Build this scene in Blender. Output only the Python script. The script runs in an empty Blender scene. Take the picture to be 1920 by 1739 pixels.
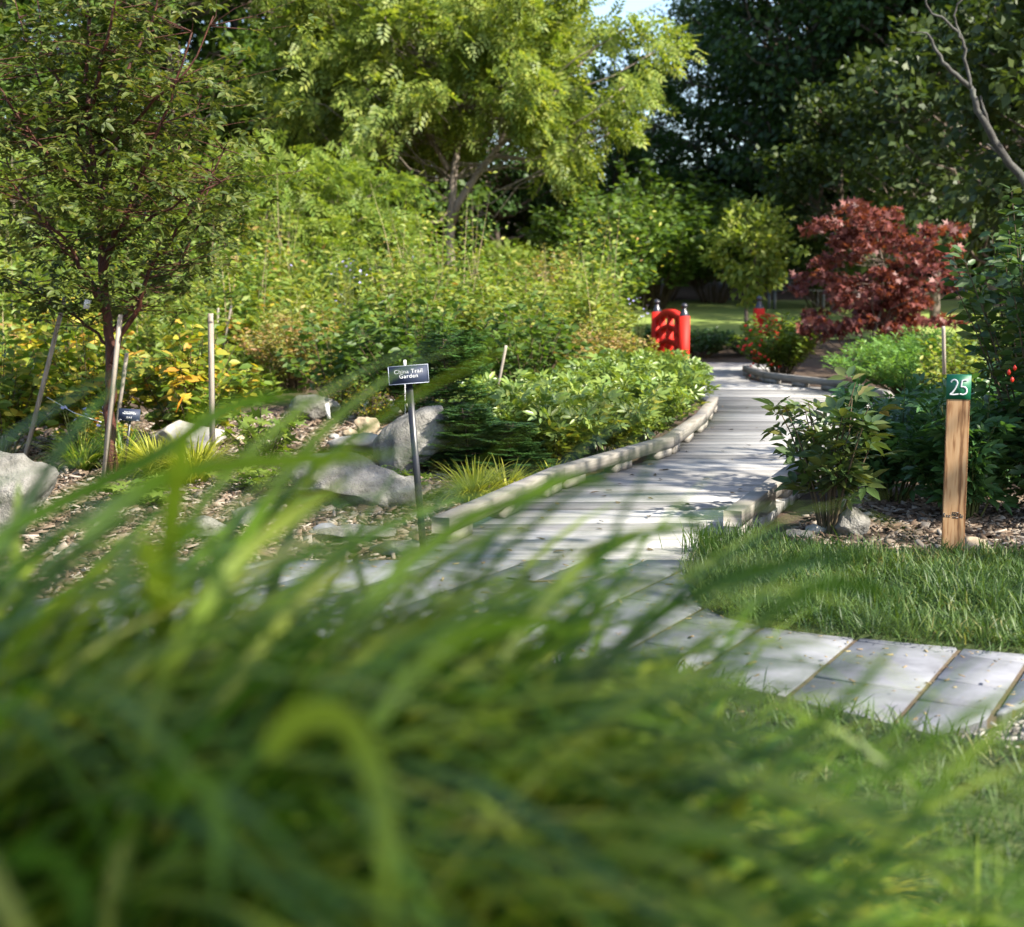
import bpy, bmesh, math, random
import numpy as np
from mathutils import Vector, Matrix, noise as mnoise

SC = bpy.context.scene
COL = SC.collection
R = math.radians
random.seed(7)

# ------------------------------------------------------------------ camera, sky, sun, exposure
CAM_H, F, CX, CY = 1.05, 2667.0, 960.0, 869.5      # focal length in photograph pixels (50 mm on 36 mm)
PITCH = math.atan(324.5 / F)
cam = bpy.data.cameras.new('camera')
cam_o = bpy.data.objects.new('camera', cam); COL.objects.link(cam_o)
cam_o.location = (0, 0, CAM_H); cam_o.rotation_euler = (R(90) - PITCH, 0, 0)
cam.sensor_fit = 'HORIZONTAL'; cam.sensor_width = 36; cam.lens = 50.0
cam.clip_start = 0.02; cam.clip_end = 2000
cam.dof.use_dof = True; cam.dof.focus_distance = 6.2; cam.dof.aperture_fstop = 3.6
SC.camera = cam_o

SUN_EL, SUN_AZ = 41.0, 126.0                         # azimuth clockwise from +Y
world = bpy.data.worlds.new('World'); SC.world = world; world.use_nodes = True
wn = world.node_tree; bg = wn.nodes['Background']
sky = wn.nodes.new('ShaderNodeTexSky'); sky.sky_type = 'NISHITA'; sky.sun_disc = False
sky.sun_elevation = R(SUN_EL); sky.sun_rotation = R(SUN_AZ); sky.dust_density = 1.6; sky.ozone_density = 1.0
wn.links.new(sky.outputs[0], bg.inputs[0]); bg.inputs[1].default_value = 0.11
sl = bpy.data.lights.new('sun', 'SUN'); sl.energy = 4.6; sl.angle = R(0.55); sl.color = (1.0, 0.93, 0.80)
so = bpy.data.objects.new('sun', sl); COL.objects.link(so)
sd = Vector((math.sin(R(SUN_AZ)) * math.cos(R(SUN_EL)), math.cos(R(SUN_AZ)) * math.cos(R(SUN_EL)), math.sin(R(SUN_EL))))
so.rotation_euler = sd.to_track_quat('Z', 'Y').to_euler(); so.location = sd * 60
SC.view_settings.view_transform = 'Standard'; SC.view_settings.look = 'None'
SC.view_settings.exposure = 1.74; SC.view_settings.gamma = 1.0; SC.view_settings.use_curve_mapping = False
cy = SC.cycles
cy.max_bounces = 6; cy.diffuse_bounces = 3; cy.glossy_bounces = 2; cy.transmission_bounces = 4; cy.transparent_max_bounces = 4
cy.caustics_reflective = False; cy.caustics_refractive = False; cy.sample_clamp_indirect = 6.0
cy.use_denoising = True

# ------------------------------------------------------------------ where things stand
def smooth(a, b, x):
    t = np.clip((np.asarray(x, float) - a) / (b - a), 0, 1); return t * t * (3 - 2 * t)

def H(x, y):
    """height of the ground"""
    x = np.asarray(x, float); y = np.asarray(y, float)
    z = -0.05 + 0.06 * np.maximum(0, y - 22)
    z = z + 0.035 * np.clip(y - 13, 0, 14) * smooth(0.5, -1.5, x)
    B = 0.62 - 0.335 * smooth(-0.28, 0.40, x)
    z = z + B * smooth(2.3, 1.15, y)
    return z

def ray(px, py):
    a, b = (px - CX) / F, -(py - CY) / F
    c, s = math.cos(PITCH), math.sin(PITCH)
    return a, c + b * s, -s + b * c

def G(px, py, z=0.0):
    a, b, c = ray(px, py); t = (z - CAM_H) / c
    return (a * t, b * t)

def PT(px, py, y):
    a, b, c = ray(px, py); t = y / b
    return np.array((a * t, y, CAM_H + c * t))

# ------------------------------------------------------------------ objects, tags, mesh helpers
def tag(o, label=None, cat=None, group=None, kind=None):
    if label: o['label'] = label
    if cat: o['category'] = cat
    if group: o['group'] = group
    if kind: o['kind'] = kind
    return o

def empty(name, loc, rz=0.0, label=None, cat=None, group=None, scale=1.0):
    o = bpy.data.objects.new(name, None); COL.objects.link(o)
    o.location = loc; o.rotation_euler = (0, 0, rz)
    if np.ndim(scale) == 0: scale = (scale,) * 3
    o.scale = scale; o.empty_display_size = 0.1
    return tag(o, label, cat, group)

class Geo:
    def __init__(s): s.V = []; s.L = []; s.S = []; s.n = 0
    def add(s, V, faces):
        """faces: list of index tuples"""
        V = np.asarray(V, float).reshape(-1, 3)
        s.V.append(V)
        s.L.append(np.concatenate([np.asarray(f, int) for f in faces]) + s.n)
        s.S.append(np.array([len(f) for f in faces], int)); s.n += len(V); return s
    def addq(s, V, Q):
        V = np.asarray(V, float).reshape(-1, 3); Q = np.asarray(Q, int)
        s.V.append(V); s.L.append(Q.ravel() + s.n); s.S.append(np.full(len(Q), Q.shape[1], int)); s.n += len(V); return s
    def addraw(s, V, L, S):
        s.V.append(V); s.L.append(L + s.n); s.S.append(S); s.n += len(V); return s
    def box(s, c, d, rz=0.0, M=None):
        x, y, z = [k / 2 for k in d]
        V = np.array([(i * x, j * y, k * z) for k in (-1, 1) for j in (-1, 1) for i in (-1, 1)], float)
        if M is None:
            ca, sa = math.cos(rz), math.sin(rz)
            V = np.stack((V[:, 0] * ca - V[:, 1] * sa, V[:, 0] * sa + V[:, 1] * ca, V[:, 2]), 1)
        else: V = V @ np.array(M.to_3x3()).T
        return s.add(V + np.asarray(c, float), [(0, 2, 3, 1), (4, 5, 7, 6), (0, 1, 5, 4), (2, 6, 7, 3), (0, 4, 6, 2), (1, 3, 7, 5)])
    def tube(s, P, r, n=6, caps=True):
        P = np.asarray(P, float); m = len(P); r = np.broadcast_to(np.asarray(r, float), (m,))
        T = np.gradient(P, axis=0); T /= np.linalg.norm(T, axis=1)[:, None] + 1e-9
        up = np.array((0.31, 0.17, 0.93)) if abs(T[:, 2]).mean() < 0.9 else np.array((1.0, 0.2, 0.0))
        A = np.cross(T, up); A /= np.linalg.norm(A, axis=1)[:, None] + 1e-9
        B = np.cross(T, A)
        a = np.arange(n) * 2 * math.pi / n
        V = P[:, None] + r[:, None, None] * (A[:, None] * np.cos(a)[None, :, None] + B[:, None] * np.sin(a)[None, :, None])
        i = np.arange(m - 1)[:, None] * n; j = np.arange(n)[None]; k = (j + 1) % n
        Q = np.stack((i + j, i + k, i + n + k, i + n + j), -1).reshape(-1, 4)
        s.addq(V.reshape(-1, 3), Q)
        if caps:
            s.L.append(np.arange(n)[::-1] + s.n - m * n); s.S.append(np.array([n]))
            s.L.append(np.arange(n) + s.n - n); s.S.append(np.array([n]))
        return s
    def mesh(s, name, mat=None, smooth_shade=False):
        me = bpy.data.meshes.new(name)
        V = np.concatenate(s.V).astype(np.float32); L = np.concatenate(s.L).astype(np.int32); S = np.concatenate(s.S).astype(np.int32)
        me.vertices.add(len(V)); me.vertices.foreach_set('co', V.ravel())
        me.loops.add(len(L)); me.loops.foreach_set('vertex_index', L)
        me.polygons.add(len(S)); me.polygons.foreach_set('loop_start', np.concatenate(([0], np.cumsum(S)[:-1])).astype(np.int32))
        me.update(calc_edges=True)
        if smooth_shade: me.polygons.foreach_set('use_smooth', np.ones(len(S), bool))
        if mat: me.materials.append(mat)
        return me

def link(name, me, parent=None, mat=None):
    if isinstance(me, Geo): me = me.mesh(name, mat)
    o = bpy.data.objects.new(name, me); COL.objects.link(o)
    if parent: o.parent = parent
    return o

def children(o): return [c for c in bpy.data.objects if c.parent is o]

KIDS = {}
def dup(root, loc, rz, scale=1.0, label=None):
    """copy of a thing with copies of its parts and sub-parts"""
    c = root.copy(); COL.objects.link(c)
    c.location = loc; c.rotation_euler = (0, 0, rz)
    c.scale = (scale,) * 3 if np.ndim(scale) == 0 else scale
    if label: c['label'] = label
    if root.name not in KIDS: KIDS[root.name] = [(k, children(k)) for k in children(root)]
    for k, sub in KIDS[root.name]:
        d = k.copy(); COL.objects.link(d); d.parent = c
        for g in sub:
            e = g.copy(); COL.objects.link(e); e.parent = d
    return c

# leaf shapes: u along the leaf, v across (unit width), w out of its plane (in leaf lengths)
def _oval(u0=0.0, v0=0.0, ang=0.0, sc=1.0, asp=1.0):
    P = np.array([(0, 0, 0), (.28, .44, .05), (.64, .40, .04), (1, 0, -.10), (.64, -.40, .04), (.28, -.44, .05), (.3, 0, -.02), (.66, 0, -.05)])
    return P
OV_F = [(0, 6, 1), (6, 7, 2, 1), (7, 3, 2), (0, 5, 6), (6, 5, 4, 7), (7, 4, 3)]
T_DIA = (np.array([(0, 0, 0), (.42, .5, .05), (1, 0, -.06), (.42, -.5, .05)]), [(0, 1, 2, 3)])
T_OVAL = (_oval(), OV_F)
def multi(base, specs):
    """several leaflets in one compound leaf; specs: (u, v, angle, scale, w) in leaf-length units"""
    V, Fc = [], []
    for (u, v, a, k, w) in specs:
        P = base[0].copy(); P[:, 1] *= 0.42
        ca, sa = math.cos(a), math.sin(a)
        Q = np.stack((u + k * (P[:, 0] * ca - P[:, 1] * sa), v + k * (P[:, 0] * sa + P[:, 1] * ca), w + k * P[:, 2]), 1)
        n = sum(len(x) for x in V); V.append(Q); Fc += [tuple(i + n for i in f) for f in base[1]]
    return (np.concatenate(V), Fc)
T_TRI = multi(T_OVAL, [(.28, 0, 0, .72, 0), (.25, .04, 1.05, .6, .02), (.25, -.04, -1.05, .6, .02)])
T_PIN = multi(T_DIA, [(.72, 0, 0, .30, -.1)] + [(.12 + .17 * i, s * .01, s * (1.15 - .07 * i), .34 - .015 * i, -.03 * i) for i in range(4) for s in (1, -1)])
T_PEO = multi(T_OVAL, [(.42, 0, 0, .58, -.02), (.36, .03, .75, .5, -.02), (.36, -.03, -.75, .5, -.02), (.2, .03, 1.5, .36, 0), (.2, -.03, -1.5, .36, 0)])
T_PALM = (np.array([(0, 0, 0), (.08, .5, .03), (.25, .2, 0), (.55, .62, .03), (.5, .17, 0), (1, 0, -.06), (.5, -.17, 0), (.55, -.62, .03), (.25, -.2, 0), (.08, -.5, .03)]),
          [(0, 2, 1), (0, 4, 3, 2), (0, 6, 5, 4), (0, 8, 7, 6), (0, 9, 8)])

def unit(v): return v / (np.linalg.norm(v, axis=-1, keepdims=True) + 1e-9)

def scatter(geo, tmpl, P, D, N, L, W):
    """leaves of one shape at points P, pointing along D, facing N; L length, W width factor (same unit as L)"""
    tv, tf = tmpl; n = len(P)
    D = unit(D); S = unit(np.cross(N, D)); N = np.cross(D, S)
    L = np.broadcast_to(L, (n,)); W = np.broadcast_to(W, (n,))
    V = (P[:, None] + (tv[None, :, 0:1] * L[:, None, None]) * D[:, None] + (tv[None, :, 1:2] * W[:, None, None]) * S[:, None]
         + (tv[None, :, 2:3] * L[:, None, None]) * N[:, None])
    fl = np.concatenate([np.array(f) for f in tf]); fs = np.array([len(f) for f in tf])
    LL = (np.arange(n)[:, None] * len(tv) + fl[None]).ravel()
    geo.addraw(V.reshape(-1, 3), LL, np.tile(fs, n))
    return geo

def blades(geo, P, az, L, W, th0, th1, nseg=5, twist=0.0, rng=None):
    """arching grass blades: lean th0 from the vertical at the root, th0+th1 at the tip"""
    n = len(P); t = (np.arange(nseg) + .5) / nseg
    th = th0[:, None] + th1[:, None] * t[None] ** 1.2
    st = (L / nseg)[:, None]
    hx = np.concatenate((np.zeros((n, 1)), np.cumsum(np.sin(th) * st, 1)), 1)
    hz = np.concatenate((np.zeros((n, 1)), np.cumsum(np.cos(th) * st, 1)), 1)
    A = np.stack((np.cos(az), np.sin(az)), 1)
    C = np.stack((P[:, 0:1] + hx * A[:, 0:1], P[:, 1:2] + hx * A[:, 1:2], P[:, 2:3] + hz), -1)
    tt = np.linspace(0, 1, nseg + 1)
    w = (W[:, None] * (0.55 + 0.9 * tt[None] * (1 - tt[None])) * np.clip((1 - tt[None]) * 3.0, 0.03, 1)) * 0.62
    a2 = az + math.pi / 2 + twist
    Sd = np.stack((np.cos(a2), np.sin(a2), np.zeros(n)), 1)
    V = np.stack((C + w[..., None] * Sd[:, None], C - w[..., None] * Sd[:, None]), 2)      # n, seg+1, 2, 3
    i = np.arange(nseg)[None] * 2 + np.arange(n)[:, None] * (nseg + 1) * 2
    Q = np.stack((i, i + 1, i + 3, i + 2), -1).reshape(-1, 4)
    return geo.addq(V.reshape(-1, 3), Q)

# ------------------------------------------------------------------ materials
def newmat(name):
    m = bpy.data.materials.new(name); m.use_nodes = True
    nt = m.node_tree; b = nt.nodes['Principled BSDF']
    return m, nt, b

def ramp(nt, cols, pos=None, interp='LINEAR'):
    r = nt.nodes.new('ShaderNodeValToRGB'); e = r.color_ramp; e.interpolation = interp
    while len(e.elements) < len(cols): e.elements.new(0.5)
    for i, c in enumerate(cols):
        e.elements[i].position = pos[i] if pos else i / max(1, len(cols) - 1)
        e.elements[i].color = (*c, 1)
    return r

def mathn(nt, op, a, b=None, c=None):
    n = nt.nodes.new('ShaderNodeMath'); n.operation = op
    for i, v in enumerate((a, b, c)):
        if v is None: continue
        if isinstance(v, (int, float)): n.inputs[i].default_value = v
        else: nt.links.new(v, n.inputs[i])
    return n.outputs[0]

def noise_n(nt, vec, scale, detail=3.0, rough=0.55):
    n = nt.nodes.new('ShaderNodeTexNoise'); n.inputs['Scale'].default_value = scale
    n.inputs['Detail'].default_value = detail; n.inputs['Roughness'].default_value = rough
    if vec is not None: nt.links.new(vec, n.inputs['Vector'])
    return n.outputs['Fac']

LEAFM = {}
def leaf_mat(name, cols, pos=None, transl=0.42, rough=0.5, spec=0.35, patch=1.2, yellow=1.0, gain=1.3, pw=.9):
    m, nt, b = newmat(name)
    geo = nt.nodes.new('ShaderNodeNewGeometry'); tc = nt.nodes.new('ShaderNodeTexCoord'); oi = nt.nodes.new('ShaderNodeObjectInfo')
    nz = noise_n(nt, tc.outputs['Object'], patch, 2.0)
    f = mathn(nt, 'MULTIPLY_ADD', geo.outputs['Random Per Island'], 0.72, mathn(nt, 'MULTIPLY_ADD', nz, pw, .14 - pw / 2))
    f = mathn(nt, 'ADD', f, mathn(nt, 'MULTIPLY_ADD', oi.outputs['Random'], 0.12, -0.06))
    r = ramp(nt, [tuple(min(.6, q * gain) for q in c) for c in cols], pos); nt.links.new(f, r.inputs[0])
    nt.links.new(r.outputs[0], b.inputs['Base Color'])
    b.inputs['Roughness'].default_value = rough; b.inputs['Specular IOR Level'].default_value = spec
    t = nt.nodes.new('ShaderNodeBsdfTranslucent')
    mx = nt.nodes.new('ShaderNodeMix'); mx.data_type = 'RGBA'; mx.blend_type = 'MULTIPLY'; mx.inputs[0].default_value = 1.0
    nt.links.new(r.outputs[0], mx.inputs[6]); mx.inputs[7].default_value = (1.5 * yellow, 1.45, 0.55, 1)
    nt.links.new(mx.outputs[2], t.inputs[0])
    s = nt.nodes.new('ShaderNodeMixShader'); s.inputs[0].default_value = transl
    nt.links.new(b.outputs[0], s.inputs[1]); nt.links.new(t.outputs[0], s.inputs[2])
    nt.links.new(s.outputs[0], nt.nodes['Material Output'].inputs[0])
    LEAFM[name] = m
    return m

def noisy_mat(name, cols, scale=6.0, rough=0.8, bump=0.3, bscale=None, stretch=None, pos=None, island=0.0, spec=0.3, coord='Object', bdist=0.02):
    m, nt, b = newmat(name)
    tc = nt.nodes.new('ShaderNodeTexCoord'); v = tc.outputs[coord]
    if stretch:
        mp = nt.nodes.new('ShaderNodeMapping'); mp.inputs['Scale'].default_value = stretch; nt.links.new(v, mp.inputs[0]); v = mp.outputs[0]
    f = noise_n(nt, v, scale, 6.0, 0.62)
    f = mathn(nt, 'MULTIPLY_ADD', f, 1.6, -0.3)
    if island:
        g = nt.nodes.new('ShaderNodeNewGeometry')
        f = mathn(nt, 'ADD', f, mathn(nt, 'MULTIPLY_ADD', g.outputs['Random Per Island'], island, -island / 2))
    r = ramp(nt, cols, pos); nt.links.new(f, r.inputs[0]); nt.links.new(r.outputs[0], b.inputs['Base Color'])
    b.inputs['Roughness'].default_value = rough; b.inputs['Specular IOR Level'].default_value = spec
    if bump:
        bp = nt.nodes.new('ShaderNodeBump'); bp.inputs['Strength'].default_value = bump; bp.inputs['Distance'].default_value = bdist
        nt.links.new(noise_n(nt, v, bscale or scale * 3, 6.0, 0.65), bp.inputs['Height']); nt.links.new(bp.outputs[0], b.inputs['Normal'])
    return m

def plain(name, col, rough=0.5, spec=0.4, metal=0.0):
    m, nt, b = newmat(name); tc = nt.nodes.new('ShaderNodeTexCoord')
    r = ramp(nt, [tuple(c * .8 for c in col), tuple(min(1, c * 1.12) for c in col)])
    nt.links.new(noise_n(nt, tc.outputs['Object'], 25.0, 4.0), r.inputs[0]); nt.links.new(r.outputs[0], b.inputs['Base Color'])
    b.inputs['Roughness'].default_value = rough; b.inputs['Specular IOR Level'].default_value = spec; b.inputs['Metallic'].default_value = metal
    return m

LM = leaf_mat
M_PAPER = LM('leaf_paperbark', [(.024, .043, .010), (.052, .08, .017), (.09, .118, .026), (.15, .15, .035)], transl=.38, gain=1.0)
M_CENTER = LM('leaf_yellow_green', [(.055, .095, .018), (.11, .155, .028), (.17, .21, .042), (.26, .265, .06)], transl=.45)
M_MID = LM('leaf_mid_green', [(.026, .056, .012), (.055, .10, .018), (.10, .15, .026)], transl=.42)
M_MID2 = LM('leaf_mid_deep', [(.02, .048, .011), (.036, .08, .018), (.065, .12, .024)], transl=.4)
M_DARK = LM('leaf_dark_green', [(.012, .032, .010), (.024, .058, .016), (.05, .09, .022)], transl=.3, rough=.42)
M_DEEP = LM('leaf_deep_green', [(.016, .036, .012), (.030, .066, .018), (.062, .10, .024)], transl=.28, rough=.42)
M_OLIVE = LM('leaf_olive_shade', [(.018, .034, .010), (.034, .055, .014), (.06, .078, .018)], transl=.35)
M_MEADOW = LM('leaf_meadow', [(.04, .085, .014), (.09, .15, .022), (.16, .20, .032), (.24, .23, .05), (.24, .14, .05)], pos=[0, .33, .7, .94, 1.0], transl=.42, patch=.8, pw=1.5)
M_LIGHT = LM('leaf_light_green', [(.06, .11, .018), (.115, .165, .028), (.18, .22, .042)], transl=.42)
M_SHRUBY = LM('leaf_shrub_yellow', [(.05, .095, .016), (.105, .15, .026), (.19, .21, .035), (.26, .20, .07)], pos=[0, .4, .8, 1], transl=.4)
M_PINKISH = LM('leaf_shrub_pinkish', [(.07, .10, .025), (.15, .17, .04), (.25, .20, .07), (.30, .15, .09)], transl=.4)
M_AUTUMN = LM('leaf_autumn', [(.05, .10, .015), (.10, .15, .02), (.26, .24, .03), (.38, .20, .03), (.40, .12, .03)], pos=[0, .45, .72, .88, 1], transl=.42)
M_PEONYL = LM('leaf_peony_light', [(.05, .095, .02), (.10, .155, .032), (.17, .215, .04), (.34, .30, .05)], pos=[0, .4, .8, 1], transl=.3, rough=.36, spec=.5)
M_PEONYD = LM('leaf_peony_dark', [(.024, .062, .02), (.042, .10, .03), (.07, .135, .04)], transl=.3, rough=.42, spec=.5)
M_PEONYF = LM('leaf_peony_front', [(.022, .045, .015), (.04, .07, .02), (.075, .09, .022), (.16, .10, .04)], pos=[0, .5, .85, 1.0], transl=.28, rough=.4, spec=.45)
M_MOUND = LM('leaf_feathery', [(.06, .14, .03), (.10, .20, .045), (.15, .25, .06)], transl=.4, patch=3)
M_RED = LM('leaf_red_maple', [(.040, .011, .012), (.085, .024, .021), (.145, .044, .036), (.20, .076, .056)], transl=.32, yellow=1.1)
M_YEW = LM('needles_yew', [(.014, .045, .012), (.03, .075, .016), (.075, .13, .025)], transl=.2, patch=4)
M_CAM = LM('leaf_right_shrub', [(.016, .04, .013), (.032, .068, .018), (.06, .10, .026), (.12, .12, .035)], transl=.32, rough=.46, spec=.4)
M_FG = LM('blade_foreground', [(.012, .036, .005), (.038, .088, .009), (.085, .15, .014), (.18, .22, .028), (.29, .28, .11)], transl=.5, rough=.4, spec=.4, patch=3, gain=1.4)
M_GOLD = LM('blade_golden', [(.12, .15, .02), (.22, .24, .03), (.34, .32, .05)], transl=.45, patch=4)
M_TURF = LM('blade_turf', [(.018, .042, .012), (.04, .08, .018), (.075, .125, .024), (.19, .18, .07)], pos=[0, .4, .82, 1], transl=.35, patch=3.5, pw=1.3, gain=1.05)
M_BARK = noisy_mat('bark_grey', [(.05, .04, .03), (.13, .10, .08), (.22, .18, .15)], 9, .9, .6, stretch=(3, 3, .6))
M_BARKT = noisy_mat('bark_pale', [(.09, .07, .055), (.20, .165, .135), (.30, .26, .22)], 9, .9, .6, stretch=(3, 3, .6))
M_BARKP = noisy_mat('bark_paper_red', [(.02, .008, .006), (.055, .018, .011), (.125, .042, .023)], 14, .6, .5, stretch=(2, 2, 1.2))
M_BARKL = noisy_mat('bark_lichen', [(.018, .016, .014), (.055, .053, .048), (.13, .14, .12)], 7, .9, .4)
M_STEM = noisy_mat('stem_brown', [(.05, .035, .02), (.11, .08, .045)], 20, .8, 0)
M_STEMG = noisy_mat('stem_green', [(.06, .08, .02), (.12, .13, .04)], 20, .7, 0)
M_STONE = noisy_mat('stone_grey', [(.045, .042, .036), (.13, .125, .11), (.23, .22, .20), (.34, .33, .30)], 9, .9, 1.0, 22, bdist=.04)
M_STONEW = noisy_mat('stone_pale', [(.15, .135, .11), (.33, .315, .285), (.46, .445, .415)], 8, .9, .6, 14)
M_STONET = noisy_mat('stone_tan', [(.13, .095, .055), (.30, .24, .165), (.42, .36, .27)], 8, .9, .6, 14)
M_DECK = noisy_mat('weathered_planks', [(.12, .115, .112), (.255, .248, .238), (.40, .392, .378)], 5, .75, .25, 12, stretch=(.7, 10, 6), island=.7, bdist=.004)
M_KERB = noisy_mat('weathered_kerb', [(.105, .094, .08), (.21, .192, .168), (.33, .31, .28)], 6, .8, .2, 14, stretch=(.8, .8, 14), island=.3, bdist=.003)
M_STAKE = noisy_mat('grey_stake_wood', [(.13, .11, .09), (.29, .25, .21), (.42, .38, .33)], 9, .85, .3, stretch=(5, 5, .5), bdist=.004)
M_PAVE = noisy_mat('paving_stone', [(.065, .065, .075), (.15, .155, .175), (.225, .23, .255)], 5, .8, .35, 60, island=.45, bdist=.003)
M_MULCH = noisy_mat('mulch_soil', [(.025, .017, .012), (.075, .050, .034), (.15, .105, .072)], 14, .95, 1.0, 40, bdist=.03)
M_TURFB = noisy_mat('turf_soil', [(.018, .03, .010), (.04, .06, .016), (.07, .075, .03)], 18, .95, .8, 40)
M_FARLAWN = noisy_mat('far_lawn', [(.13, .19, .04), (.20, .26, .06), (.30, .31, .10)], .8, .9, .2)
M_GRAVEL = noisy_mat('gravel_base', [(.14, .115, .085), (.27, .24, .195), (.4, .37, .33)], 40, .95, .8, 70)
M_CHIP = noisy_mat('wood_chip', [(.035, .022, .014), (.10, .066, .044), (.19, .145, .105), (.32, .28, .235)], 8, .9, 0, island=.9)
M_PEB = noisy_mat('pebble', [(.09, .08, .065), (.2, .185, .16), (.34, .32, .29)], 8, .85, 0, island=.9)
M_NAVY = plain('navy_sign_paint', (.020, .028, .055), .55, .3)
M_BLACK = plain('black_metal', (.012, .013, .018), .35, .5)
M_WHITE = plain('white_lettering', (.56, .57, .58), .7, .1)
M_EDGE = plain('grey_sign_edge', (.34, .37, .45), .5)
M_GREEN = plain('green_number_paint', (.008, .115, .055), .45)
M_REDP = plain('red_lacquer', (.50, .018, .010), .6, .25)
M_FIN = plain('dark_finial', (.022, .022, .03), .25, .6)
M_BENCH = plain('bench_grey', (.13, .14, .15), .7)
M_BERRY = plain('red_berry', (.62, .03, .012), .35, .5)
M_ORANGE = plain('orange_tape', (.85, .33, .02), .5)
M_TAG = plain('white_tag', (.75, .76, .78), .5)
M_LILAC = plain('lilac_petal', (.36, .34, .62), .6)
M_TEAL = plain('teal_plastic', (.02, .05, .055), .5)

def post_wood():
    m, nt, b = newmat('yellow_pine_post')
    tc = nt.nodes.new('ShaderNodeTexCoord'); mp = nt.nodes.new('ShaderNodeMapping'); mp.inputs['Scale'].default_value = (1, 1, .09)
    nt.links.new(tc.outputs['Object'], mp.inputs[0])
    w = nt.nodes.new('ShaderNodeTexWave'); w.wave_type = 'RINGS'; w.rings_direction = 'Z'
    w.inputs['Scale'].default_value = 17; w.inputs['Distortion'].default_value = 5.5; w.inputs['Detail'].default_value = 3; w.inputs['Detail Scale'].default_value = 5
    off = nt.nodes.new('ShaderNodeMapping'); off.inputs['Location'].default_value = (.012, .09, 0); nt.links.new(mp.outputs[0], off.inputs[0])
    nt.links.new(off.outputs[0], w.inputs[0])
    f = mathn(nt, 'MULTIPLY_ADD', noise_n(nt, mp.outputs[0], 70, 3), .75, mathn(nt, 'MULTIPLY_ADD', w.outputs[1], .42, -.08))
    r = ramp(nt, [(.12, .05, .016), (.26, .13, .052), (.36, .205, .095), (.42, .26, .135)], [.22, .42, .58, .85]); nt.links.new(f, r.inputs[0])
    nt.links.new(r.outputs[0], b.inputs['Base Color']); b.inputs['Roughness'].default_value = .7
    return m
M_POST = post_wood()

# ------------------------------------------------------------------ the setting
def axis(fine, far, step, grow):
    a = list(np.arange(fine[0], fine[1] + 1e-6, step)); s = step
    while a[-1] < far[1]: s *= grow; a.append(a[-1] + s)
    s = step
    while a[0] > far[0]: s *= grow; a.insert(0, a[0] - s)
    return np.array(a)
def sheet(name, xs, ys, dz, mat, rough=0.0):
    X, Y = np.meshgrid(xs, ys); Z = H(X, Y) + dz
    if rough: Z = Z + rough * np.array([mnoise.noise(Vector((x * 2.1, y * 2.1, .3))) for x, y in zip(X.ravel(), Y.ravel())]).reshape(Z.shape)
    V = np.stack((X, Y, Z), -1).reshape(-1, 3); nx = len(xs)
    i = np.arange(len(ys) - 1)[:, None] * nx + np.arange(nx - 1)[None]
    Q = np.stack((i, i + 1, i + nx + 1, i + nx), -1).reshape(-1, 4)
    return link(name, Geo().addq(V, Q).mesh(name, mat, True))
ground = tag(sheet('ground', axis((-8, 8), (-400, 400), .25, 1.25), axis((-4, 26), (-300, 500), .25, 1.25), 0, M_MULCH, .02), kind='structure')
far_lawn = tag(sheet('lawn', np.arange(1.0, 12.1, .5), np.arange(25.5, 36.1, .5), .02, M_FARLAWN), kind='structure')

def inpoly(P, x, y):
    P = np.asarray(P); c = np.zeros(np.shape(x), bool); j = len(P) - 1
    for i in range(len(P)):
        xi, yi = P[i]; xj, yj = P[j]
        k = ((yi > y) != (yj > y)) & (x < (xj - xi) * (y - yi) / (yj - yi + 1e-12) + xi)
        c ^= k; j = i
    return c

def slab(name, poly, z0, z1, mat):
    n = len(poly); V = [(x, y, z1) for x, y in poly] + [(x, y, z0) for x, y in poly]
    return link(name, Geo().add(V, [tuple(range(n))] + [(i, i + n, (i + 1) % n + n, (i + 1) % n) for i in range(n)]).mesh(name, mat))

LAWN_R = [G(1285, 1075), G(1330, 1040), G(1420, 1022), G(1520, 1034), G(1640, 1042), G(1760, 1044), G(1960, 1042), (3.6, 5.5), (3.6, 4.0), G(1960, 1232), G(1700, 1207), G(1550, 1192), G(1440, 1178), G(1350, 1155), G(1305, 1130)]
LAWN_N = [(-3.5, 2.2), (3.5, 2.2), (3.2, 2.6), (1.55, 2.95), (1.25, 3.2), (1.02, 3.24), (.58, 3.70), (.25, 3.88), (-.6, 4.12), (-3.5, 4.6)]
lawn1 = tag(slab('lawn', LAWN_R, -.08, .012, M_TURFB), kind='structure')
lawn2 = tag(slab('lawn', LAWN_N, -.30, .008, M_TURFB), kind='structure')

# paving: cut stones on a grid turned with the path
def clip(poly, conv):
    out = [np.array(p, float) for p in poly]
    for i in range(len(conv)):
        a, b = np.array(conv[i]), np.array(conv[(i + 1) % len(conv)]); e = b - a
        inp, out = out, []
        for k in range(len(inp)):
            p, q = inp[k], inp[(k + 1) % len(inp)]
            dp = e[0] * (p[1] - a[1]) - e[1] * (p[0] - a[0]); dq = e[0] * (q[1] - a[1]) - e[1] * (q[0] - a[0])
            if dp >= 0: out.append(p)
            if dp * dq < 0: out.append(p + (q - p) * dp / (dp - dq))
        if len(out) < 3: return None
    return out
PAVE = [(-1.9, 4.45), (1.0, 3.27), (1.75, 3.9), (2.3, 4.5), (.85, 5.49), (-.95, 5.49)]
rg = random.Random(3)
pg = Geo(); ua, va = np.array((.47, .883)), np.array((-.883, .47)); v = -2.0; row = 0
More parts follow.
